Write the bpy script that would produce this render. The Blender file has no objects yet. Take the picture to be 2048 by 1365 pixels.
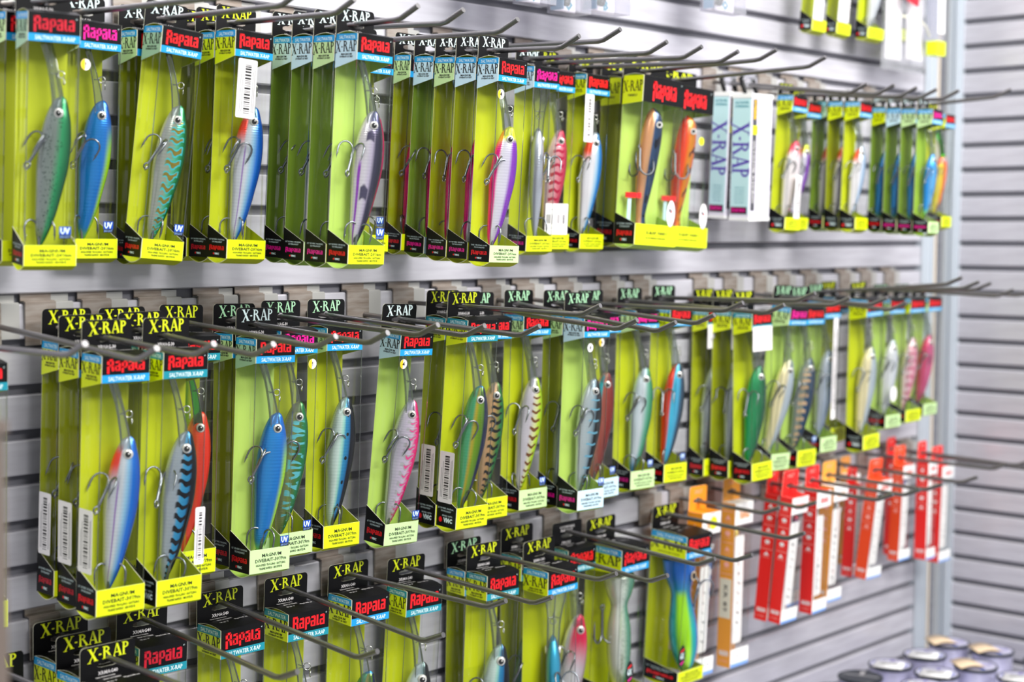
import bpy, math, random
import numpy as np
from mathutils import Matrix, Vector, Euler
random.seed(7)
SC = bpy.context.scene
COL = SC.collection
PI = math.pi

# ------------------------------------------------------------------ camera, world, lights, exposure
def cam_axes(yaw, pitch, roll):
    f = Vector((math.cos(pitch)*math.cos(yaw), math.cos(pitch)*math.sin(yaw), math.sin(pitch)))
    r = f.cross(Vector((0, 0, 1))).normalized(); u = r.cross(f)
    return r*math.cos(roll)+u*math.sin(roll), u*math.cos(roll)-r*math.sin(roll), f
CR, CU, CF = cam_axes(0.733218, -0.070105, 0.002893)
CAM_LOC = Vector((-3.067917, -1.567716, -0.306632))
cd = bpy.data.cameras.new('camera'); cam = bpy.data.objects.new('camera', cd); COL.objects.link(cam)
M = Matrix((CR, CU, -CF)).transposed().to_4x4(); M.translation = CAM_LOC
cam.matrix_world = M
cd.sensor_width = 36.0; cd.lens = 3203.49*36/2048
cd.clip_start = .05
cd.dof.use_dof = True; cd.dof.focus_distance = 1.97; cd.dof.aperture_fstop = 3.5
SC.camera = cam
w = bpy.data.worlds.new('store_air'); SC.world = w; w.use_nodes = True
w.node_tree.nodes['Background'].inputs[0].default_value = (.93, .96, 1, 1)
w.node_tree.nodes['Background'].inputs[1].default_value = .48
def area(name, loc, target, sx, sy, power, colr=(1, .98, .96)):
    l = bpy.data.lights.new(name, 'AREA'); l.shape = 'RECTANGLE'; l.size = sx; l.size_y = sy; l.energy = power; l.color = colr
    o = bpy.data.objects.new(name, l); COL.objects.link(o); o.location = loc
    o.rotation_euler = (Vector(target)-Vector(loc)).to_track_quat('-Z', 'Y').to_euler(); return o
# ceiling light strips of the shop: rows parallel to the long wall
area('ceiling_light', (-.9, -1.7, 1.25), (-.5, -.1, -.1), 2.4, .5, 76)
area('ceiling_light', (-3.6, -1.0, 1.5), (-2.0, -.1, -.1), .5, 1.6, 24)
area('ceiling_light', (-1.7, -4.0, 1.6), (-1.1, 0, -.4), 2.8, .6, 124)
SC.view_settings.view_transform = 'Standard'; SC.view_settings.look = 'None'
SC.view_settings.exposure = 0.2; SC.view_settings.gamma = 1.0; SC.view_settings.use_curve_mapping = False
SC.cycles.transparent_max_bounces = 40
SC.cycles.max_bounces = 10

# ------------------------------------------------------------------ materials
def lin(c):
    c = c.lstrip('#'); v = [int(c[i:i+2], 16)/255 for i in (0, 2, 4)]
    return tuple((x/12.92 if x <= .04045 else ((x+.055)/1.055)**2.4) for x in v)+(1,)
MATS = {}
def mat(name, colr, rough=.5, metal=0, spec=.5, coat=0, noise=None):
    if name in MATS: return MATS[name]
    m = bpy.data.materials.new(name); m.use_nodes = True; b = m.node_tree.nodes['Principled BSDF']
    b.inputs['Base Color'].default_value = lin(colr); b.inputs['Roughness'].default_value = rough
    b.inputs['Metallic'].default_value = metal; b.inputs['Specular IOR Level'].default_value = spec
    b.inputs['Coat Weight'].default_value = coat
    if noise:
        nt = m.node_tree; tc = nt.nodes.new('ShaderNodeTexCoord'); mp = nt.nodes.new('ShaderNodeMapping')
        mp.inputs['Scale'].default_value = noise[2]
        n = nt.nodes.new('ShaderNodeTexNoise'); n.inputs['Scale'].default_value = noise[1]; n.inputs['Detail'].default_value = 4
        r = nt.nodes.new('ShaderNodeValToRGB'); r.color_ramp.elements[0].color = lin(noise[0]); r.color_ramp.elements[1].color = lin(colr)
        r.color_ramp.elements[0].position = .35; r.color_ramp.elements[1].position = .62
        nt.links.new(tc.outputs['Object'], mp.inputs[0]); nt.links.new(mp.outputs[0], n.inputs['Vector'])
        nt.links.new(n.outputs['Fac'], r.inputs[0]); nt.links.new(r.outputs[0], b.inputs['Base Color'])
    MATS[name] = m; return m
def clear_mat(name, tint, f0, rough, bump=0, scale=(60, 60, 9), dist=.002, milk=0):
    m = bpy.data.materials.new(name); m.use_nodes = True; nt = m.node_tree; nt.nodes.remove(nt.nodes['Principled BSDF']); N = nt.nodes.new; Lk = nt.links.new
    out = nt.nodes['Material Output']; tr = N('ShaderNodeBsdfTransparent'); tr.inputs[0].default_value = lin(tint)
    gl = N('ShaderNodeBsdfGlossy'); gl.inputs['Roughness'].default_value = rough
    ge = N('ShaderNodeNewGeometry'); dt = N('ShaderNodeVectorMath'); dt.operation = 'DOT_PRODUCT'; Lk(ge.outputs['Incoming'], dt.inputs[1]); Lk(ge.outputs['Normal'], dt.inputs[0])
    def mth(op, a, b):
        n = N('ShaderNodeMath'); n.operation = op; n.use_clamp = True
        for i, x in enumerate((a, b)):
            if isinstance(x, (int, float)): n.inputs[i].default_value = x
            else: Lk(x, n.inputs[i])
        return n.outputs[0]
    ab = N('ShaderNodeMath'); ab.operation = 'ABSOLUTE'; Lk(dt.outputs['Value'], ab.inputs[0])
    f = mth('ADD', mth('MULTIPLY', mth('POWER', mth('SUBTRACT', 1.0, ab.outputs[0]), 5.0), 1-f0), f0)     # thin sheet: the same from both sides
    mx = N('ShaderNodeMixShader'); Lk(f, mx.inputs[0]); Lk(tr.outputs[0], mx.inputs[1]); Lk(gl.outputs[0], mx.inputs[2]); res = mx.outputs[0]
    if milk:
        df = N('ShaderNodeBsdfDiffuse'); df.inputs[0].default_value = (.85, .87, .9, 1); m2 = N('ShaderNodeMixShader'); m2.inputs[0].default_value = milk; Lk(res, m2.inputs[1]); Lk(df.outputs[0], m2.inputs[2]); res = m2.outputs[0]
    Lk(res, out.inputs[0])
    if bump:
        tc = N('ShaderNodeTexCoord'); mp = N('ShaderNodeMapping'); mp.inputs['Scale'].default_value = scale
        oi = N('ShaderNodeObjectInfo'); ad = N('ShaderNodeVectorMath')
        nz = N('ShaderNodeTexNoise'); nz.inputs['Scale'].default_value = 1; nz.inputs['Detail'].default_value = 1
        bp = N('ShaderNodeBump'); bp.inputs['Strength'].default_value = bump; bp.inputs['Distance'].default_value = dist
        Lk(tc.outputs['Object'], ad.inputs[0]); Lk(oi.outputs['Location'], ad.inputs[1])
        Lk(ad.outputs[0], mp.inputs[0]); Lk(mp.outputs[0], nz.inputs['Vector']); Lk(nz.outputs['Fac'], bp.inputs['Height'])
        Lk(bp.outputs[0], gl.inputs['Normal']); Lk(bp.outputs[0], dt.inputs[0])
    MATS[name] = m; return m
PLASTIC = clear_mat('clear_box_plastic', '#fafbf9', .02, .07, 1.0, (70, 70, 7), .008)
FOLD = clear_mat('clear_box_fold', '#d4d9d2', .25, .12)
LIPMAT = clear_mat('clear_lip_plastic', '#e9edf0', .12, .06, .7, (110, 110, 40), .004, .015)
LIPLIME = clear_mat('lime_lip_plastic', '#6fdc18', .1, .08)
CLAMP = clear_mat('frosted_pack_plastic', '#e6e4ec', .12, .2, .4, milk=.15)
BAGM = clear_mat('clear_bag_plastic', '#f2f2f4', .14, .12, .8, (25, 25, 14), .006, .12)
def C_(k):
    return {'lime': mat('lime_print', '#d8e600', .45), 'mint': mat('mint_print', '#c3e3a0', .45), 'pale': mat('pale_blue_print', '#c6e4f0', .45),
     'sage': mat('sage_print', '#9dc3a0', .45), 'inner': mat('lime_inside', '#b4be00', .6), 'inner_g': mat('green_inside', '#86a82a', .6), 'inner_p': mat('pale_green_inside', '#aecb5c', .6),
     'black': mat('black_print', '#060608', .45, 0, .25), 'blue': mat('sky_blue_print', '#1497d4', .4), 'teal': mat('teal_print', '#128a9c', .4),
     'red': mat('red_print', '#f0141e', .4), 'mag': mat('magenta_print', '#f01096', .4), 'dred': mat('deep_red_print', '#c8102a', .4),
     'white': mat('white_print', '#f2f2f0', .5), 'cream': mat('card_edge', '#e9e6cf', .7), 'ink': mat('black_ink', '#101010', .5),
     'tablime': mat('tab_lime', '#dce814', .45), 'tabmint': mat('tab_mint', '#a9dcb0', .45), 'tabwhite': mat('tab_white', '#dcf0f0', .45),
     'paper': mat('label_paper', '#eeeaea', .6), 'grey': mat('grey_ink', '#77777a', .6), 'uvblue': mat('uv_blue', '#1148b0', .4), 'yellow': mat('sticker_yellow', '#f2c414', .5),
     'steel': mat('hook_steel', '#7d7b7c', .28, .8), 'hooksteel': mat('treble_steel', '#85898f', .25, .9), 'darksteel': mat('dark_treble_steel', '#5c6066', .3, .9),
     'wire': mat('ring_wire', '#c8c8c4', .2, .95), 'bracket': mat('galvanised_bracket', '#bdbcb8', .38, .45), 'tanrefl': mat('bracket_reflection_tan', '#a39a92', .4, .4, noise=('#8a7d72', 25, (1, 1, 7))),  # second bracket tone: brown reflection on the plate put into the colour
     'alu': mat('wall_aluminium', '#cdccd3', .33, .3, noise=('#c0bec6', 6, (1.5, 1, 14))), 'dark': mat('groove_dark', '#77777e', .6),
     'alup': mat('post_aluminium', '#ccd3da', .35, .4), 'beige': mat('beige_strip', '#d9cbb6', .6), 'purple': mat('purple_print', '#5a3fae', .45), 'aqua': mat('aqua_print', '#bfe2e6', .45),
     'redbox': mat('red_carton', '#e8201c', .45), 'ored': mat('orange_red_carton', '#ee4a1a', .45), 'orange': mat('orange_carton', '#f0961e', .45), 'amber': mat('amber_carton', '#f2a53c', .45),
     'palepink': mat('pale_text', '#ffb8ac', .5), 'sky': mat('pale_blue_stripe', '#7fa6e6', .5), 'tan': mat('kraft_paper', '#d8c0a0', .7), 'spool': mat('line_spool', '#d3d1ea', .25, .3),
     'rim': mat('spool_rim', '#1a2228', .35), 'lilac': mat('spool_top', '#a9a8d8', .35), 'postbrown': mat('post_grey_brown', '#6e625a', .5), 'pupil': mat('eye_black', '#050505', .1, coat=1),
     'iris': mat('eye_silver', '#dcd9d6', .22, .35), 'shelf': mat('shelf_metal', '#8e8f99', .4, .3), 'lime2': mat('lime_sticker', '#e6f01a', .5), 'brown': mat('kraft_inner', '#c89058', .6)}[k]

# ------------------------------------------------------------------ mesh building
class MB:
    def __init__(s): s.v = []; s.f = []; s.m = []; s.uv = []; s.sm = []; s.mats = []
    def mi(s, k):
        m = C_(k) if isinstance(k, str) else k
        if m not in s.mats: s.mats.append(m)
        return s.mats.index(m)
    def add(s, vs, fs, k, smooth=False, uvs=None):
        o = len(s.v); s.v += [tuple(x) for x in vs]; i = s.mi(k)
        s.uv += (uvs if uvs else [(0, 0)]*len(vs))
        for f in fs: s.f.append(tuple(o+j for j in f)); s.m.append(i); s.sm.append(smooth)
    def box(s, a, b, k):
        x0, y0, z0 = a; x1, y1, z1 = b
        s.add([(x0, y0, z0), (x1, y0, z0), (x1, y1, z0), (x0, y1, z0), (x0, y0, z1), (x1, y0, z1), (x1, y1, z1), (x0, y1, z1)],
              [(0, 3, 2, 1), (4, 5, 6, 7), (0, 1, 5, 4), (1, 2, 6, 5), (2, 3, 7, 6), (3, 0, 4, 7)], k)
    def tube(s, path, r, k, n=6, cap=True):
        P = [Vector(p) for p in path]; R = r if isinstance(r, (list, tuple)) else [r]*len(P); vs = []; prev = None
        for i, p in enumerate(P):
            t = (P[min(i+1, len(P)-1)]-P[max(i-1, 0)]).normalized()
            if prev is None: a = t.orthogonal().normalized()
            else:
                a = prev-t*prev.dot(t); a = a.normalized() if a.length > 1e-6 else t.orthogonal().normalized()
            prev = a; b = t.cross(a)
            for j in range(n):
                q = 2*PI*j/n; vs.append(p+(a*math.cos(q)+b*math.sin(q))*R[i])
        fs = [(i*n+j, i*n+(j+1) % n, (i+1)*n+(j+1) % n, (i+1)*n+j) for i in range(len(P)-1) for j in range(n)]
        s.add(vs, fs, k, True)
        if cap: s.add(vs[:n], [tuple(range(n))[::-1]], k); s.add(vs[-n:], [tuple(range(n))], k)
    def lathe(s, prof, k, n=20, uv=False, close=True):   # prof (r, z)
        vs = []; uvs = []
        for i, (r, z) in enumerate(prof):
            for j in range(n):
                a = 2*PI*j/n; vs.append((r*math.cos(a), r*math.sin(a), z)); uvs.append((i/(len(prof)-1), .5+.5*math.cos(a)))
        s.add(vs, [(i*n+j, (i+1)*n+j, (i+1)*n+(j+1) % n, i*n+(j+1) % n) for i in range(len(prof)-1) for j in range(n)], k, True, uvs)
    def flat(s, F, poly, k, off=.00015):      # polygon on the frame F=(O,U,V,N)
        O, U, V, N = F
        s.add([O+U*a+V*b+N*off for a, b in poly], [tuple(range(len(poly)))], k)
    def plate(s, F, poly, t, ko, ki, ke='cream'):   # printed card: outer face at t, inner face at 0
        O, U, V, N = F; n = len(poly)
        a = [O+U*x+V*y+N*t for x, y in poly]; b = [O+U*x+V*y for x, y in poly]
        s.add(a, [tuple(range(n))], ko); s.add(b, [tuple(range(n))[::-1]], ki)
        s.add(a+b, [(i, i+n, (i+1) % n+n, (i+1) % n) for i in range(n)], ke)
    def glyphs(s, F, polys, u, v, su, sv, k, off=.0002):
        for p in polys: s.flat(F, [(u+x*su, v+y*sv) for x, y in p], k, off)
    def text(s, F, t, u, v, hgt, k, width=None, bold=.0, off=.0002, align='c'):
        vs, fs, wd = text_mesh(t, bold); su = hgt
        if width: su = width/wd
        x0 = u-(wd*su/2 if align == 'c' else 0); O, U, V, N = F
        s.add([O+U*(x0+x*su)+V*(v+y*hgt)+N*off for x, y in vs], fs, k)
    def mesh(s, name):
        me = bpy.data.meshes.new(name); me.from_pydata(s.v, [], s.f)
        for m in s.mats: me.materials.append(m)
        me.polygons.foreach_set('material_index', s.m); me.polygons.foreach_set('use_smooth', s.sm)
        ul = me.uv_layers.new(name='UVMap'); li = np.zeros(len(me.loops), dtype=np.int32); me.loops.foreach_get('vertex_index', li)
        ul.data.foreach_set('uv', np.array(s.uv, dtype=np.float32)[li].ravel()); me.update(); return me
TC = {}
def text_mesh(t, bold):
    if (t, bold) in TC: return TC[(t, bold)]
    c = bpy.data.curves.new('t', 'FONT'); c.body = t; c.size = 1.0; c.resolution_u = 1; c.offset = bold; c.fill_mode = 'FRONT' if c.dimensions == '2D' else 'NONE'
    o = bpy.data.objects.new('t', c); COL.objects.link(o); dg = bpy.context.evaluated_depsgraph_get()
    me = o.evaluated_get(dg).to_mesh(); vs = [(v.co.x, v.co.y) for v in me.vertices]; fs = [tuple(p.vertices) for p in me.polygons]
    o.evaluated_get(dg).to_mesh_clear(); bpy.data.objects.remove(o); bpy.data.curves.remove(c)
    x0 = min(v[0] for v in vs); cap = .7
    vs = [((x-x0)/cap, y/cap) for x, y in vs]; wd = max(v[0] for v in vs)
    TC[(t, bold)] = (vs, fs, wd); return TC[(t, bold)]
def rc(x0, y0, x1, y1): return [(x0, y0), (x1, y0), (x1, y1), (x0, y1)]
def arc(cx, cy, rx, ry, a0, a1, n=7): return [(cx+rx*math.cos(a0+(a1-a0)*i/n), cy+ry*math.sin(a0+(a1-a0)*i/n)) for i in range(n+1)]
def bowl(x0, cy, rx, ry, t, n=6):       # right-hand bowl as quads
    a = arc(x0, cy, rx, ry, PI/2, -PI/2, n); b = arc(x0, cy, rx-t, ry-t*.55, PI/2, -PI/2, n)
    return [[a[i], b[i], b[i+1], a[i+1]] for i in range(n)]
def serif_word():                        # the tall serif word of the tabs and side panels
    P = []; x = 0
    P += [[(x+.02, 1), (x+.26, 1), (x+.95, -.02), (x+.68, -.02)], [(x+.78, 1), (x+.87, 1), (x+.16, -.12), (x+.05, -.12)]]
    P += [rc(x-.05, .95, x+.36, 1.0), rc(x+.65, .95, x+1.0, 1.0), rc(x-.06, -.14, x+.3, -.09), rc(x+.58, -.03, x+1.03, .02)]
    x = 1.08; P += [rc(x, .38, x+.26, .48)]
    x = 1.45; P += [rc(x+.1, 0, x+.29, 1), rc(x, .95, x+.4, 1), rc(x, 0, x+.4, .05)]+bowl(x+.29, .76, .42, .24, .17)
    P += [[(x+.38, .54), (x+.6, .54), (x+1.02, 0), (x+.78, 0)], rc(x+.7, 0, x+1.08, .05)]
    x = 2.45; P += [[(x+.42, 1.06), (x+.52, 1.06), (x+.2, 0), (x+.1, 0)], [(x+.38, 1.06), (x+.56, 1.06), (x+.98, 0), (x+.74, 0)], rc(x+.24, .3, x+.72, .37), rc(x-.02, 0, x+.32, .05), rc(x+.64, 0, x+1.06, .05)]
    x = 3.4; P += [rc(x+.12, 0, x+.31, 1.06), rc(x, 1.01, x+.4, 1.06), rc(x, 0, x+.44, .05)]+bowl(x+.31, .8, .4, .26, .17)
    return [[(a/4.15, b) for a, b in p] for p in P]
SERIF = serif_word()
def block_word():                        # heavy condensed maker's word
    P = []; x = 0
    P += [rc(x, -.2, x+.18, 1.02), rc(x, .84, x+.42, 1.02), [(x+.34, .98), (x+.5, .86), (x+.5, .5), (x+.34, .44)], rc(x, .4, x+.4, .56), [(x+.3, .46), (x+.48, .42), (x+.54, 0), (x+.36, 0)]]
    def a_(x): return [rc(x+.28, 0, x+.45, .78), [(x+.03, .66), (x+.05, .82), (x+.36, .86), (x+.45, .74), (x+.45, .66)], rc(x, .05, x+.15, .46), rc(x+.03, .36, x+.3, .48), rc(x+.03, 0, x+.3, .12)]
    def p_(x): return [rc(x, -.16, x+.17, .84), rc(x, .7, x+.4, .84), [(x+.3, .82), (x+.46, .7), (x+.46, .36), (x+.3, .28)], rc(x, .24, x+.38, .37)]
    P += a_(.58); P += p_(1.1); P += a_(1.6); P += [rc(2.12, 0, 2.29, .86), rc(2.12, 0, 2.38, .14)]; P += a_(2.42)
    return [[(a/2.9, b) for a, b in p] for p in P]
BLOCK = block_word()
V = Vector
def frame_front(w, d, h): return (V((-w/2, -d, 0)), V((1, 0, 0)), V((0, 0, 1)), V((0, -1, 0)))
def frame_left(w, d, h): return (V((-w/2, 0, 0)), V((0, -1, 0)), V((0, 0, 1)), V((-1, 0, 0)))   # u runs from the back edge to the front edge
def frame_right(w, d, h): return (V((w/2, -d, 0)), V((0, 1, 0)), V((0, 0, 1)), V((1, 0, 0)))

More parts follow.
